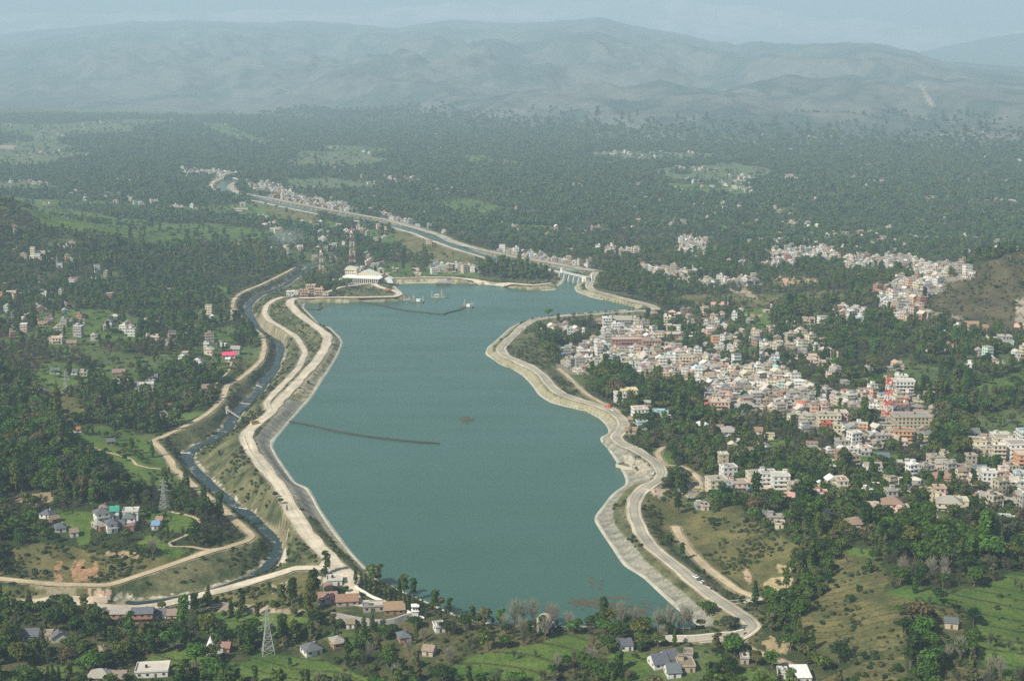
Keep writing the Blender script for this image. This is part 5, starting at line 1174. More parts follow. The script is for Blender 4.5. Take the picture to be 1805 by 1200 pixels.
# undergrowth on the banks and scrub slopes
def undergrowth():
    pts = []
    for (sp, y0, y1) in ((3.4, 600, 1250), (5.0, 1250, 2100)):
        X, Y = scatter(sp, y0, y1, rng); Z = ground_z(X, Y); cls, c, u, v = classify(X, Y, Z)
        ins = (X > GX0) & (X < GX1)
        lum = c[:, 0]
        p = np.where(cls == 2, .50, 0.0); p[inpoly(u, v, SCRUB[0])] *= .45; p = np.where((cls == 3) & (lum < .17), .50, p); p = np.where(cls == 1, .05, p); p = np.where((cls == 0), .35, p)
        p = p * np.interp(fbm(X / 22., Y / 22., 3, 260), [.40, .58], [.02, 1.7])
        for P in PAVED: p[inpoly(u, v, P)] = 0
        p[gsamp(WATER_IN.astype(float), X, Y) > .01] = 0; p[gsamp(np.minimum(DROAD, 60), X, Y) < 1.6] = 0; p[gsamp(np.minimum(DS, 60), X, Y) < 5] = 0
        p[gsamp(HMASK.astype(float), X, Y) > .5] = 0
        for (kx, ky, kr) in KEEP: p[np.hypot(X - kx, Y - ky) < kr * .6] = 0
        k = (u > -60) & (u < W0 + 60) & (v < 1230) & (rng.uniform(size=X.shape) < p)
        s = rng.uniform(.14, .48, X.shape)
        for i in np.nonzero(k)[0]: pts.append((X[i], Y[i], Z[i] - 1.9 * s[i], s[i]))
    pr = []
    for i in range(3):
        V, F = leaf_cloud(60, 2.6, [(0, 0, 3.2, 3.6, 3.6, 2.6)], 900 + i); me = mesh_np('shrub', V, F); me.materials.append(M['leaf_shrub']); pr.append(bpy.data.objects.new('shrub_kind', me))
    print('shrubs', len(pts)); wood('undergrowth', pts, pr, 5)
undergrowth()

# ---------------------------------------------------------------- masts, pylons, dam, boats and the rest
RED, WHT, STEEL = (.34, .09, .07), (.72, .70, .66), (.42, .42, .40)
def lattice(mb, z0, z1, w0, w1, nb, t, colf, H):
    """square lattice shaft from z0 to z1, half widths w0..w1"""
    for k in range(nb):
        a = z0 + (z1 - z0) * k / nb; b = z0 + (z1 - z0) * (k + 1) / nb
        wa = w0 + (w1 - w0) * k / nb; wb = w0 + (w1 - w0) * (k + 1) / nb; c = colf((a + b) / 2 / H)
        Q = [(-1, -1), (1, -1), (1, 1), (-1, 1)]
        for i in range(4):
            p, q = Q[i], Q[(i + 1) % 4]
            mb.beam((p[0] * wa, p[1] * wa, a), (p[0] * wb, p[1] * wb, b), t, c)
            mb.beam((p[0] * wa, p[1] * wa, a), (q[0] * wb, q[1] * wb, b), t * .6, c); mb.beam((q[0] * wa, q[1] * wa, a), (p[0] * wb, p[1] * wb, b), t * .6, c)
            mb.beam((p[0] * wb, p[1] * wb, b), (q[0] * wb, q[1] * wb, b), t * .7, c)
def mast(u, v, H, w0, w1, label, bands=7, plat=None, t=.45, red=RED):
    x, y, z, _ = px_m(u, v); r = thing('lattice_mast', label, 'mast', (x, y, z - .5), .3, 'red and white lattice masts')
    cf = lambda q: red if int(q * bands) % 2 == 0 else WHT
    for k in range(bands):
        mb = MB(); lattice(mb, H * .88 * k / bands, H * .88 * (k + 1) / bands, w0 + (w1 - w0) * k / bands, w0 + (w1 - w0) * (k + 1) / bands, 1, t, lambda q: WHT if k % 2 == 0 else red, H); mb.obj('mast_section', r)
    mb = MB(); mb.tube((0, 0, H * .87), (0, 0, H), w1 * .4, w1 * .15, red, 6); mb.obj('antenna', r)
    if plat:
        mb = MB(); zz = H * plat; ww = w1 * 1.9
        mb.box((0, 0, zz), (ww * 2, ww * 2, .3), red)
        for k in range(8): a = k * .785; mb.beam((ww * math.cos(a), ww * math.sin(a), zz), (ww * math.cos(a), ww * math.sin(a), zz + 2.6), .3, RED if k % 2 else WHT)
        mb.obj('platform', r)
    for k, zz in enumerate((.8, .72, .35)):
        mb = MB(); a = k * 2.0 - 2; wq = w0 + (w1 - w0) * zz / .88; d = (math.cos(a), math.sin(a))
        mb.tube((d[0] * wq, d[1] * wq, H * zz), (d[0] * (wq + 1.0), d[1] * (wq + 1.0), H * zz), 1.3, 1.5, (.8, .8, .78), 10); mb.obj('dish', r)
    mb = MB(); [mb.box((sx * w0, sy * w0, -1.5), (1.4, 1.4, 2.0), (.5, .48, .42)) for sx in (-1, 1) for sy in (-1, 1)]; mb.obj('footing', r)
mast(567, 486, 45, 3.4, 1.1, 'shorter red and white lattice mast left of the white hall', 8, None, .26)
mast(621, 466, 62, 4.4, 1.5, 'tallest red and white lattice mast behind the white hall with a round platform', 8, .74, .28)
mast(1564, 742, 41, 3.3, 1.5, 'broad red and white lattice mast in the town beside the long beige block', 8, .8, .46, (.62, .06, .03))
mast(1597, 722, 21, 1.3, .8, 'slim red and white mast right of the broad one in the town', 7, None, .22, (.60, .07, .04))
mast(1371, 478, 19, 1.6, .8, 'small distant red and white mast above the orange cut hill', 4, None, .25)
def pylon(u, v, H, label, t=.20):
    x, y, z, _ = px_m(u, v); r = thing('power_pylon', label, 'pylon', (x, y, z - .3), rnd.uniform(-.3, .3), 'steel power line pylons')
    C = (.40, .41, .38); mb = MB(); cf = lambda q: C
    lattice(mb, 0, H * .6, H * .13, H * .045, 5, t, cf, H); lattice(mb, H * .6, H * .97, H * .045, H * .02, 4, t * .8, cf, H)
    mb.obj('tower_frame', r)
    for k, (zz, L) in enumerate(((.62, .2), (.76, .16), (.89, .12))):
        mb = MB(); mb.beam((-H * L, 0, H * zz), (H * L, 0, H * zz), t * .8, C)
        for s in (-1, 1): mb.beam((s * H * L, 0, H * zz), (0, 0, H * (zz + .06)), t * .6, C); mb.beam((s * H * L, 0, H * zz), (s * H * L, 0, H * (zz - .045)), t * .8, (.2, .12, .1))
        mb.obj('crossarm', r)
for u, v, H, lb in [(473,1151,25,'grey steel pylon in the near fields, largest in the picture'),(290,897,22,'grey pylon on the grass above the loop lane of the left village'),(117,694,22,'pylon on the wooded slope left of the white house group'),(22,575,18,'pylon at the left edge beside the cream two storey house'),(71,517,17,'pylon standing between the cream edge house and the white farmhouse'),(101,472,17,'pale pylon in the woods right of the dark left hill'),(54,390,19,'farthest left pylon beside the long green field')]: pylon(u, v, H, lb)

def hall():
    x, y, z, m = px_m(640, 500); r = thing('assembly_hall', 'large white hall with broad pale roofs and a columned front above the spit', 'hall', (x, y + 10, z), -.18)
    W_, P_, T_ = (.72, .70, .64), (.74, .73, .68), (.56, .50, .38)
    mb = MB(); mb.box((0, 0, -6), (44, 20, 6.2), (.4, .38, .33)); mb.box((0, 4, 0), (42, 14, 7.5), T_, uvwalls=True); mb.obj('wall', r, 'wall')
    mb = MB(); mb.quad([(-26, -10, 7.2), (24, -10, 6.6), (27, -2, 8.2), (21, 6, 9.6), (-22, 6, 9.8), (-29, -3, 8.2)], P_); mb.quad([(-26, -10, 6.9), (24, -10, 6.3), (27, -2, 7.9), (21, 6, 9.3), (-22, 6, 9.5), (-29, -3, 7.9)][::-1], W_)
    mb.quad([(-26, -10, 6.9), (24, -10, 6.3), (24, -10, 6.6), (-26, -10, 7.2)], W_); mb.obj('front_roof', r)
    for k in range(13):
        mb = MB(); mb.tube((-12 + k * 2.8, -9, -1.5), (-12 + k * 2.8, -9, 6.7 - k * .02), .42, .42, (.8, .78, .72), 8); mb.obj('column', r)
    mb = MB(); mb.box((6, 12, 0), (34, 14, 10), T_, uvwalls=True); mb.obj('rear_wall', r, 'wall')
    mb = MB(); mb.prism([(-12, 10), (24, 7.5), (2, 15.5)], 2, 21, P_, side=T_); mb.obj('ridge_roof', r)
    mb = MB(); mb.box((-20, 14, 0), (16, 14, 15), (.70, .62, .46), uvwalls=True); mb.obj('stage_block', r, 'wall')
    mb = MB(); mb.prism([(-29, 15), (-11, 15), (-12, 17.5), (-26, 19)], 6, 22, (.62, .57, .44)); mb.obj('stage_roof', r)
    mb = MB(); mb.prism([(26, 0), (40, 0), (38, 5), (32, 8), (28, 6)], 2, 14, P_); mb.obj('side_canopy', r)
hall()
def barrage():
    x0, y0, z0, m = px_m(996, 494); x1, y1, z1, m = px_m(1036, 497)
    r = thing('barrage', 'concrete barrage with four sluice gates between reservoir and canal', 'dam', ((x0 + x1) / 2, (y0 + y1) / 2 + 8, 0), math.atan2(y1 - y0, x1 - x0)); L = math.hypot(x1 - x0, y1 - y0) + 4
    C = (.55, .58, .52)
    for k in range(6):
        mb = MB(); mb.box((-L / 2 + k * L / 5, 0, -5), (2.0, 16, 14), C); mb.box((-L / 2 + k * L / 5, -8.3, -5), (1.4, 1.8, 10), C); mb.obj('pier', r)
    for k in range(5):
        mb = MB(); mb.box((-L / 2 + (k + .5) * L / 5, -3, -4), (L / 5 - 2.1, .6, 8.5), (.10, .13, .13)); mb.obj('sluice_gate', r)
    mb = MB(); mb.box((0, 0, 9.02), (L + 3, 7, 1.0), (.52, .54, .49)); mb.obj('deck', r)
    mb = MB()
    for k in range(18): mb.box((-L / 2 + k * L / 17, -3.3, 10.03), (.2, .2, 1.2), WHT)
    mb.box((0, -3.3, 11.24), (L + 2, .15, .15), WHT); mb.obj('railing', r)
    mb = MB(); mb.box((-L / 2 - 3, 0, 3), (4, 6, 12), (.78, .76, .7)); mb.box((-L / 2 - 3, 0, 15.02), (4.8, 7, .4), (.5, .5, .45)); mb.obj('gate_tower', r)
    mb = MB(); mb.box((L / 2 - 2, -3, 4), (10, 6, 7), (.72, .72, .64)); mb.box((L / 2 - 2, -3, 11.02), (11, 7, .4), (.6, .62, .55)); mb.obj('control_house', r)
    mb = MB(); mb.box((L / 2 + 3, 4, 4), (2, 2, 10), (.8, .78, .72)); mb.obj('post', r)
barrage()
def wall_line(name, pts, h, th, col, label, cat='wall', low=1.0, zadd=0.0):
    X = np.array([px_m(u, v)[:3] for u, v in pts]); P = resample(X, 2.5); mb = MB()
    T = np.gradient(P[:, :2], axis=0); T /= np.linalg.norm(T, axis=1)[:, None]; N = np.stack([-T[:, 1], T[:, 0]], 1) * th / 2
    z = ground_z(P[:, 0], P[:, 1]) + zadd
    for i in range(len(P) - 1):
        a, b = P[i], P[i + 1]; na_, nb = N[i], N[i + 1]
        A = [(a[0] - na_[0], a[1] - na_[1]), (b[0] - nb[0], b[1] - nb[1]), (b[0] + nb[0], b[1] + nb[1]), (a[0] + na_[0], a[1] + na_[1])]; zt = [z[i] + h, z[i + 1] + h, z[i + 1] + h, z[i] + h]; zb = [q - h - low for q in zt]
        U = [(p[0], p[1], q) for p, q in zip(A, zt)]; B = [(p[0], p[1], q) for p, q in zip(A, zb)]
        mb.quad(U, col); mb.quad([B[0], B[1], U[1], U[0]], col); mb.quad([B[2], B[3], U[3], U[2]], col)
        if i == 0: mb.quad([B[3], B[0], U[0], U[3]], col)
        if i == len(P) - 2: mb.quad([B[1], B[2], U[2], U[1]], col)
    o = mb.obj(name, None); return solo(o, label, cat)
wall_line('embankment_wall', [(1125,1130),(1160,1130),(1210,1130),(1250,1127),(1285,1124),(1310,1119)], 3.4, 1.2, (.66, .60, .50), 'long pale stone wall below the road hairpin at the near shore', low=3)
wall_line('garden_wall', [(626,1036),(640,1044),(655,1053),(675,1061),(695,1070),(715,1078),(735,1087),(748,1092)], 1.6, .5, (.80, .78, .72), 'low white wall running behind the row of cypresses', 'wall')
wall_line('flume_channel', [(584,1090),(600,1092),(625,1097),(650,1101),(675,1103),(695,1100),(715,1093),(735,1088),(752,1086)], 3.0, 1.3, (.36, .34, .31), 'curved raised concrete water channel below the rusty sheds', 'aqueduct', zadd=.6)
wall_line('road_parapet', [(430,770),(440,795),(458,822),(470,840)], .9, .4, (.52, .50, .42), 'low concrete parapet on the outer edge of the wide gravel bend')
wall_line('retaining_wall', [(112,1060),(140,1061),(165,1062),(190,1061)], 3.6, 1.0, (.62, .52, .42), 'pale retaining wall under the dirt road near the landslide')
def bridge():
    a = px_m(1290, 1061); b = px_m(1340, 1059); r = thing('road_bridge', 'narrow flat bridge joining the hillside track to the shore road', 'bridge', ((a[0] + b[0]) / 2, (a[1] + b[1]) / 2, 4.6), math.atan2(b[1] - a[1], b[0] - a[0])); L = math.hypot(b[0] - a[0], b[1] - a[1]) + 4
    mb = MB(); mb.box((0, 0, -.6), (L, 4.4, .7), (.58, .50, .38)); mb.obj('deck', r)
    for s in (-1, 1): mb = MB(); mb.box((0, s * 2.3, -.3), (L, .25, 1.0), (.55, .50, .42)); mb.obj('parapet', r)
    for s in (-1, 1): mb = MB(); mb.box((s * (L / 2 - 2), 0, -6), (1.5, 4, 5.4), (.4, .36, .3)); mb.obj('abutment', r)
bridge()
def canal_bridge():
    a = px_m(408, 314); b = px_m(428, 320); r = thing('canal_bridge', 'long pale road bridge over the far end of the canal', 'bridge', ((a[0] + b[0]) / 2, (a[1] + b[1]) / 2, 6), math.atan2(b[1] - a[1], b[0] - a[0])); L = math.hypot(b[0] - a[0], b[1] - a[1]) + 30
    mb = MB(); mb.box((0, 0, -1), (L, 9, 1.4), (.55, .52, .45)); mb.obj('deck', r)
    for k in range(5): mb = MB(); mb.box((-L / 2 + (k + .5) * L / 5, 0, -6), (1.6, 7, 5), (.45, .42, .36)); mb.obj('pier', r)
canal_bridge()
def footbridge():
    a = px_m(401, 731); b = px_m(446, 735); r = thing('footbridge', 'slender footbridge crossing the river below the gravel road', 'bridge', ((a[0] + b[0]) / 2, (a[1] + b[1]) / 2, -5.5), math.atan2(b[1] - a[1], b[0] - a[0])); L = math.hypot(b[0] - a[0], b[1] - a[1])
    mb = MB(); mb.box((0, 0, 0), (L, 1.2, .25), (.5, .46, .38)); mb.obj('deck', r)
    for s in (-1, 1): mb = MB(); mb.beam((-L / 2, s * .6, 1.1), (L / 2, s * .6, 1.1), .1, (.4, .38, .34)); mb.obj('handrail', r)
    for s in (-1, 1): mb = MB(); mb.box((s * L / 2, 0, -5), (1.6, 2.2, 8), (.66, .62, .52)); mb.obj('pylon', r)
footbridge()
def weir(u0, v0, u1, v1, label):
    a = unz(u0, v0, RIVZ); b = unz(u1, v1, RIVZ); L = math.hypot(b[0] - a[0], b[1] - a[1]); mb = MB()
    mb.prism([(-.7, -1.5), (.9, -1.5), (.25, .45), (-.25, .45)], -L / 2, L / 2, (.58, .54, .45)); o = mb.obj('river_weir', None); o.location = ((a[0] + b[0]) / 2, (a[1] + b[1]) / 2, RIVZ); o.rotation_euler = (0, 0, math.atan2(b[1] - a[1], b[0] - a[0]) - math.pi / 2); solo(o, label, 'weir', 'low sills across the river')
weir(424, 711, 446, 712, 'low pale sill across the river above the footbridge'); weir(311, 797, 336, 799, 'low sill across the river at its sharp bend'); weir(415, 894, 436, 897, 'low stone sill across the lower river by the left village'); weir(449, 678, 462, 682, 'short broken sill across the river below the embankment track')
# floating pipelines and dredgers
def pipeline(pts, label, seed):
    P = resample(line_xy(pts, 0.35), 4.0); r = thing('floating_pipeline', label, 'pipeline', (float(P[0, 0]), float(P[0, 1]), 0), 0, 'floating dredging pipelines'); o = P[0]
    mb = MB(); 
    for i in range(len(P) - 1): mb.tube((P[i, 0] - o[0], P[i, 1] - o[1], .55), (P[i + 1, 0] - o[0], P[i + 1, 1] - o[1], .55), .65, .65, (.06, .055, .05), 6)
    mb.obj('pipe', r); s = 0; k = 0; q = resample(line_xy(pts, 0.0), 9.0); rr = random.Random(seed)
    for i in range(len(q) - 1):
        if k >= 98: break
        a = math.atan2(q[i + 1, 1] - q[i, 1], q[i + 1, 0] - q[i, 0]); mb = MB(); mb.box((q[i, 0] - o[0], q[i, 1] - o[1], -.3), (5.4, 2.8, .9), rr.choice([(.07, .06, .055), (.10, .075, .06), (.05, .05, .05), (.12, .08, .06)]), a); mb.obj('float', r); k += 1
pipeline([(513,743),(550,750),(600,761),(650,769),(700,775),(740,779),(775,781)], 'long dark floating pipeline reaching out from the left bank into the water', 1)
pipeline([(541,544),(560,546),(567,543),(563,538),(567,533),(580,531),(620,530),(660,536),(690,542),(720,548),(750,551),(782,554),(790,551),(812,546),(820,541)], 'dark floating pipeline curving across the far bay to a dredger', 2)
def dredger(u, v, rot, label, L=16, col=(.16, .17, .15), cab=WHT, mastk=1):
    x, y = unz(u, v, 0.0); r = thing('dredger', label, 'dredger', (float(x), float(y), 0), rot, 'small dredgers on the reservoir'); w = L * .34
    mb = MB(); mb.prism([(-L / 2, -.4), (L / 2 - 2, -.4), (L / 2, .9), (L / 2, 1.5), (-L / 2, 1.5)], -w / 2, w / 2, col); mb.obj('hull', r)
    mb = MB(); mb.box((-L * .12, 0, 1.51), (L * .3, w * .7, 2.6), cab); mb.box((-L * .12, 0, 4.12), (L * .34, w * .8, .25), (.75, .74, .7)); mb.box((-L * .12, -w * .355, 2.6), (L * .24, .06, 1.0), (.04, .05, .06)); mb.obj('cabin', r)
    mb = MB(); 
    for s in (-1, 1): mb.beam((L * .18, s * w * .4, 1.5), (L * .22, 0, 10.5), .32, (.55, .50, .36)); mb.beam((L * .34, s * w * .4, 1.5), (L * .22, 0, 10.5), .32, (.55, .50, .36))
    for zz in (4, 6.5): mb.beam((L * .18, -w * .25, zz), (L * .32, w * .25, zz), .22, (.55, .50, .36))
    mb.obj('gantry', r)
    mb = MB(); mb.beam((L * .3, 0, 1.8), (L * .85, 0, -.6), .7, (.14, .13, .12)); mb.beam((L * .22, 0, 10.3), (L * .78, 0, 0), .12, (.1, .1, .1)); mb.obj('cutter_ladder', r)
    for s in (-1, 1): mb = MB(); mb.tube((-L * .46, s * w * .3, -1), (-L * .46, s * w * .3, 9 if s > 0 else 7.5), .22, .22, (.62, .58, .48), 6); mb.obj('spud', r)
dredger(735, 533, 2.9, 'dredger with a thin mast moored at the tip of the spit', 17, (.14, .14, .12))
dredger(773, 525, .1, 'dredger with a tall triangular gantry in the middle of the far bay', 18, (.3, .3, .26))
dredger(824, 542, 2.7, 'white cabined dredger at the end of the curved floating pipeline', 15, (.12, .13, .12), (.78, .78, .74))
def jetty():
    x, y = unz(781, 502, 0.0); r = thing('jetty', 'thatched grey platform on stilts in the water off the far shore', 'jetty', (float(x), float(y), 0), 0)
    mb = MB(); mb.box((0, 0, 2.0), (20, 10, .5), (.35, .30, .24)); mb.obj('deck', r)
    mb = MB(); mb.prism([(-11, 3.2), (11, 3.2), (5, 6.6), (-5, 6.6)], -5.6, 5.6, (.46, .40, .34)); mb.obj('roof', r)
    for i in range(6):
        for s in (-1, 1): mb = MB(); mb.tube((-9 + i * 3.6, s * 4.4, -2), (-9 + i * 3.6, s * 4.4, 3.2), .3, .3, (.14, .12, .1), 6); mb.obj('stilt', r)
jetty()
def weed(name, spots, seed, n, sz):
    r = np.random.default_rng(seed); V = []; F = []
    for (u, v, su, sv, k) in spots:
        for _ in range(k):
            x, y = unz(u + r.normal() * su, v + r.normal() * sv, 0.0); a = r.uniform(0, 6.28); s = sz * r.uniform(.3, 1.2); j = len(V); m_ = 6
            for t in range(m_): V.append((x + math.cos(a + t * 1.047) * s * r.uniform(.5, 1.3), y + math.sin(a + t * 1.047) * s * r.uniform(.5, 1.3), .06 + r.uniform(0, .05)))
            F.append((j, j + 1, j + 2, j + 3)); F.append((j, j + 3, j + 4, j + 5))
    o = link(name, mesh_np(name, V, F), M['weed']); o['kind'] = 'stuff'
weed('floating_weed', [(1030,1061,12,2.6,110),(1060,1066,16,2.5,60),(1100,1072,22,3,45),(1080,1053,20,1.5,30),(1140,1078,18,3,30),(1052,1028,8,5,14),(1150,1066,18,4,14),(823,740,7,3,60)], 3, 0, 1.6)
def dome():
    x, y, z, m = px_m(961, 1110); r = thing('domed_shrine', 'pale stone domed shrine behind bare poplars on the near shore', 'shrine', (x, y, z), 0)
    mb = MB(); mb.box((0, 0, -2), (9, 8, 7.5), (.46, .39, .29)); mb.obj('wall', r)
    mb = MB(); n = 14
    for k in range(5):
        a0, a1 = k * .314, (k + 1) * .314
        for i in range(n):
            t0, t1 = i * 2 * math.pi / n, (i + 1) * 2 * math.pi / n
            mb.quad([(4.2 * math.cos(a0) * math.cos(t0), 4.2 * math.cos(a0) * math.sin(t0), 5.5 + 4.0 * math.sin(a0)), (4.2 * math.cos(a0) * math.cos(t1), 4.2 * math.cos(a0) * math.sin(t1), 5.5 + 4.0 * math.sin(a0)), (4.2 * math.cos(a1) * math.cos(t1), 4.2 * math.cos(a1) * math.sin(t1), 5.5 + 4.0 * math.sin(a1)), (4.2 * math.cos(a1) * math.cos(t0), 4.2 * math.cos(a1) * math.sin(t0), 5.5 + 4.0 * math.sin(a1))], (.36, .30, .23))
    mb.obj('roof', r)
    for s in (-1, 1): mb = MB(); mb.box((s * 2.4, -4.02, 0), (1.2, .1, 2.6), (.06, .05, .05)); mb.obj('window', r)
dome()
def temple():
    x, y, z, m = px_m(372, 1150); r = thing('white_temple', 'small white temple with a pointed spire among the near fields', 'temple', (x, y, z), .2)
    mb = MB(); mb.box((0, 0, -1), (4.4, 4.4, 4.6), (.78, .77, .74)); mb.obj('wall', r)
    mb = MB(); pr = [2.2, 2.0, 1.5, .9, .35, .05]; 
    for k in range(5): mb.tube((0, 0, 3.61 + k * 1.25), (0, 0, 3.6 + (k + 1) * 1.25), pr[k], pr[k + 1], (.8, .79, .76), 8)
    mb.obj('spire', r); mb = MB(); mb.box((4.2, .3, -1), (4.2, 4, 4.2), (.7, .68, .62)); mb.box((4.2, .3, 3.21), (4.8, 4.6, .3), (.4, .38, .34)); mb.obj('porch', r)
    mb = MB(); mb.box((0, -2.22, 0), (1.2, .08, 2.2), (.05, .05, .05)); mb.obj('door', r)
temple()
def watch():
    x, y, z, m = px_m(732, 1089); r = thing('watchtower', 'slim white two level watchtower at the end of the cypress row', 'tower', (x, y, z), .1)
    mb = MB(); mb.box((0, 0, -1), (3.2, 3.2, 5.4), (.76, .74, .68)); mb.obj('wall', r); mb = MB(); mb.box((0, 0, 4.41), (4.2, 4.2, .35), (.78, .76, .7)); mb.obj('gallery', r)
    mb = MB(); mb.box((0, 0, 4.77), (3.0, 3.0, 2.4), (.74, .72, .66)); mb.obj('lookout', r); mb = MB(); mb.box((0, 0, 7.18), (4.4, 4.4, .35), (.8, .78, .72)); mb.obj('roof', r)
    for s in (-1, 1): mb = MB(); mb.box((s * .7, -1.53, 5.4), (.8, .08, 1.1), (.04, .04, .04)); mb.obj('window', r)
watch()
def tower_water(u, v, H, label):
    x, y, z, m = px_m(u, v); r = thing('water_tower', label, 'water tower', (x, y, z), .3)
    for i in range(4): mb = MB(); a = i * 1.571 + .785; mb.tube((3.2 * math.cos(a), 3.2 * math.sin(a), -1), (2.8 * math.cos(a), 2.8 * math.sin(a), H), .4, .35, (.66, .6, .5), 6); mb.obj('leg', r)
    mb = MB(); mb.tube((0, 0, H), (0, 0, H + 3.4), 4.0, 4.2, (.72, .64, .52), 12); mb.tube((0, 0, H + 3.41), (0, 0, H + 4.4), 4.4, .6, (.62, .16, .10), 12); mb.obj('tank', r)
tower_water(1412, 730, 7, 'red capped water tower on legs at the lower edge of the town')
def vehicle(kind, u, v, rot, colr, label, zoff=.35):
    x, y, z, m = px_m(u, v); r = thing(kind, label, 'truck' if kind == 'truck' else ('bus' if kind == 'bus' else 'car'), (x, y, z + zoff), rot, 'vehicles on the roads'); L, w, h = dict(car=(4.2, 1.7, .75), truck=(7.5, 2.4, 1.0), bus=(9.5, 2.5, 2.3))[kind]
    mb = MB(); mb.box((0, 0, .35), (L, w, h), colr, taper=.96)
    mb.obj('body', r)
    mb = MB()
    if kind == 'car': mb.box((-.2, 0, 1.11), (2.3, 1.5, .6), (.05, .06, .07), taper=.8, top=colr); mb.obj('cabin', r)
    elif kind == 'truck': mb.box((2.6, 0, 1.36), (2.0, 2.3, 1.4), colr, taper=.92); mb.obj('cabin', r); mb = MB(); mb.box((-1.2, 0, 1.36), (5.0, 2.4, 1.6), (.32, .25, .16)); mb.obj('cargo_bed', r)
    else: mb.box((0, -w / 2 - .01, 1.4), (L * .9, .04, .8), (.04, .05, .06)); mb.box((0, w / 2 + .01, 1.4), (L * .9, .04, .8), (.04, .05, .06)); mb.obj('window_band', r)
    for sx in (-1, 1):
        for sy in (-1, 1): mb = MB(); mb.tube((sx * L * .32, sy * (w / 2 - .1), .35), (sx * L * .32, sy * (w / 2 + .06), .35), .36, .36, (.03, .03, .03), 10); mb.obj('wheel', r)
WC, BC, YC, RC, BL = (.75, .75, .73), (.05, .05, .06), (.7, .5, .1), (.5, .08, .05), (.1, .2, .4)
for a in [('car', 1227, 1019, -.9, WC, 'white car leading the group on the shore road verge'), ('car', 1234, 1024, -.9, BC, 'black car second in the group on the shore road verge'), ('car', 1239, 1029, -.9, WC, 'white car third in the group on the shore road verge'), ('car', 1244, 1031, -.9, (.1, .09, .08), 'dark car last of the group on the shore road verge'), ('car', 1258, 1040, -.9, (.06, .05, .05), 'dark car alone on the verge below the group'),
          ('truck', 142, 1077, .05, WC, 'white truck parked below the low road left of the brick building'), ('car', 1197, 824, 0, WC, 'white car on the dirt lane leaving the shore road'), ('truck', 1072, 718, -.9, RC, 'red truck on the shore road where the town track joins'), ('car', 1080, 724, -.9, WC, 'white car behind the red truck on the shore road'),
          ('bus', 1160, 550, .3, (.3, .14, .1), 'dark red bus at the top corner of the shore road'), ('car', 1042, 499, 1.5, WC, 'white car on the road beside the barrage'), ('truck', 659, 501, .5, WC, 'white truck on the far shore road by the hall'), ('bus', 1145, 549, .1, (.7, .6, .4), 'cream bus on the shore road beside the dark red one'),
          ('truck', 449, 748, .8, YC, 'yellow truck on the widest gravel road by the river'), ('truck', 685, 513, -.4, RC, 'maroon truck on the spit road'), ('car', 1152, 836, 1.2, WC, 'white car parked inside the bend by the pump yard')]: vehicle(*a)
def pump_yard():
    x, y, z, m = px_m(1108, 822); r = thing('settling_basin', 'sunken rectangular concrete basin at the water edge by the road bend', 'basin', (x, y, z), -.75); C = (.50, .46, .37)
    for (cx, cy, lx, ly) in ((0, -5, 16, .8), (0, 5, 16, .8), (-8, 0, .8, 9.2), (8, 0, .8, 9.2)): mb = MB(); mb.box((cx, cy, -1), (lx, ly, 2.6), C); mb.obj('side_wall', r)
    mb = MB(); mb.box((0, 0, -.6), (15.2, 9.2, .9), (.2, .16, .11)); mb.obj('basin_floor', r)
pump_yard()
def culvert():
    x, y, z, m = px_m(1144, 864); r = thing('culvert', 'dark concrete culvert mouth under the curved shore road', 'culvert', (x, y, z - 1), -.5)
    mb = MB(); mb.box((0, 0, -3), (9, 2, 5), (.5, .44, .34)); mb.obj('head_wall', r); mb = MB(); mb.box((0, -1.04, -3), (3.4, .1, 3.6), (.02, .02, .02)); mb.obj('opening', r)
culvert()
# low smoke over the brick kilns
def smoke():
    x, y, z, m = px_m(510, 436); bm = bmesh.new(); bmesh.ops.create_icosphere(bm, subdivisions=3, radius=1.0)
    for v in bm.verts: v.co = Vector((v.co.x * 26, v.co.y * 22, v.co.z * 15)) * (1 + .25 * math.sin(v.co.x * 3 + v.co.y * 5))
    me = bpy.data.meshes.new('smoke'); bm.to_mesh(me); bm.free(); m_ = bpy.data.materials.new('smoke'); m_.use_nodes = True; nd = m_.node_tree.nodes; nd.remove(nd['Principled BSDF']); pv = nd.new('ShaderNodeVolumePrincipled'); pv.inputs['Color'].default_value = (.85, .92, .98, 1); pv.inputs['Density'].default_value = .006; m_.node_tree.links.new(pv.outputs[0], nd['Material Output'].inputs['Volume'])
    o = link('smoke', me, m_, None, (x, y, z + 16)); o['kind'] = 'stuff'
smoke()

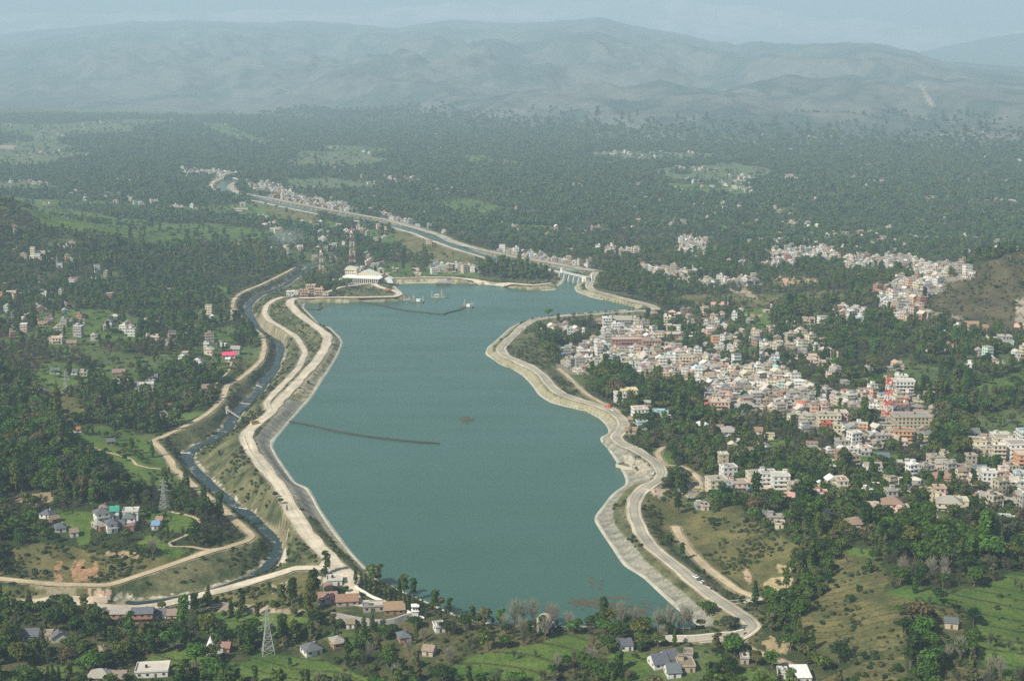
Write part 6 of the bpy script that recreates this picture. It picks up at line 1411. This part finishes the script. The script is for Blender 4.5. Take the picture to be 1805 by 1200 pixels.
# ---------------------------------------------------------------- labels: each names its own thing
LM = [('the left village', 200, 925), ('the near pylon', 473, 1151), ('the long brick building', 235, 1095), ('the rusty sheds', 610, 1066), ('the stone dome', 961, 1105), ('the white farm compound', 1178, 1182), ('the lone hut', 1676, 1109),
      ('the landslide', 150, 1005), ('the road junction', 600, 1007), ('the river bend', 325, 800), ('the loop lane', 320, 935), ('the white house group', 250, 688), ('the pink house', 405, 630), ('the grey sheet shed', 285, 738), ('the left village pylon', 290, 897), ('the slope pylon', 117, 694),
      ('the edge pylon', 22, 575), ('the two masts', 595, 476), ('the white hall', 640, 500), ('the spit houses', 545, 522), ('the barrage', 1015, 495), ('the white four storey block', 1002, 599), ('the long brick school', 1106, 613), ('the town centre', 1300, 690), ('the yellow block', 1108, 712), ('the stacked white house', 1127, 747), ('the red town mast', 1564, 742),
      ('the long beige block', 1604, 756), ('the right edge flats', 1785, 810), ('the cream stepped houses', 1262, 868), ('the long white block', 1352, 866), ('the pale yellow villa', 1672, 901), ('the pump yard', 1108, 822), ('the bare hill', 1740, 560), ('the orange cut', 1407, 500), ('the far estate', 1560, 465), ('the canal town', 520, 350), ('the terraced slope', 1590, 1080),
      ('the hairpin', 1315, 1100), ('the hillside track', 1250, 985), ('the green terraces', 930, 1160), ('the bright right field', 1750, 1080), ('the small temple', 372, 1150), ('the bottom left corner', 30, 1180), ('the white flat farmhouse', 270, 1190), ('the left dirt road end', 10, 1010), ('the low road', 90, 1066), ('the bottom right corner', 1780, 1180), ('the curved flume', 660, 1102), ('the near shore wall', 1230, 1128), ('the bottom meadow', 520, 1180), ('the slate roofed cottage', 549, 1155), ('the near middle shore', 1050, 1112), ('the brown ridge', 1460, 1180), ('the lower middle hedges', 700, 1195)]
def settle():
    ORD = ['first', 'second', 'third', 'fourth', 'fifth', 'sixth', 'seventh', 'eighth', 'ninth', 'tenth', 'eleventh', 'twelfth', 'thirteenth', 'fourteenth', 'fifteenth', 'sixteenth', 'seventeenth', 'eighteenth', 'nineteenth', 'twentieth'] + [a + '-' + b for a in ('twenty', 'thirty', 'forty') for b in ('first', 'second', 'third', 'fourth', 'fifth', 'sixth', 'seventh', 'eighth', 'ninth')]
    RN = {'flat': 'flat', 'gable': 'pitched', 'hip': 'hipped', 'mono': 'lean-to'}; by = {}
    for o, lab, ex in THINGS:
        p = o.location; u, v = proj(p[0], p[1], p[2]); u = float(u); v = float(v)
        if lab is not None: by.setdefault(lab, []).append((u, v, o)); continue
        d = sorted(LM, key=lambda l: math.hypot(l[1] - u, (l[2] - v) * 1.8))[0]; du, dv = u - d[1], (v - d[2]) * 1.8
        if math.hypot(du, dv) < 14: rel = 'at'
        elif abs(du) > abs(dv): rel = 'right of' if du > 0 else 'left of'
        else: rel = 'below' if dv > 0 else 'behind'
        if 'tree' in ex:
            k = {'broadleaf_tree': 'round', 'spreading_tree': 'wide', 'tall_tree': 'tall', 'cypress_tree': 'slim', 'bare_tree': 'leafless'}[ex['tree']]; sz = 'big ' if ex['w'] > 1.12 else ('small ' if ex['w'] < .62 else '')
            nm = 'cypress' if ex['tree'] == 'cypress_tree' else 'tree'; base_l = f"{sz}{k} {ex['tint']} {nm} {rel} {d[0]}"
            if ex['tree'] == 'cypress_tree': base_l = 'slim dark cypress in the row before the white wall'
        else:
            rc = ex['roofc'].replace('_', ''); base_l = f"{ex['wall']} {NUMW[ex['n']]}-storey house, {RN[ex['roof']]} {rc} roof, {rel} {d[0]}"
        by.setdefault(base_l, []).append((u, v, o))
    for lab, L in by.items():
        if len(L) == 1: L[0][2]['label'] = lab; continue
        L.sort(key=lambda q: q[0])
        for i, (u, v, o) in enumerate(L):
            o['label'] = lab + (', leftmost' if i == 0 else (', rightmost' if i == len(L) - 1 else f', {ORD[min(i, len(ORD) - 1)]} from left'))
    for o, lab, ex in THINGS:
        if ex and ex.get('kind') == 'house' and 'group' not in o: o['group'] = 'houses of the town and villages'
settle()
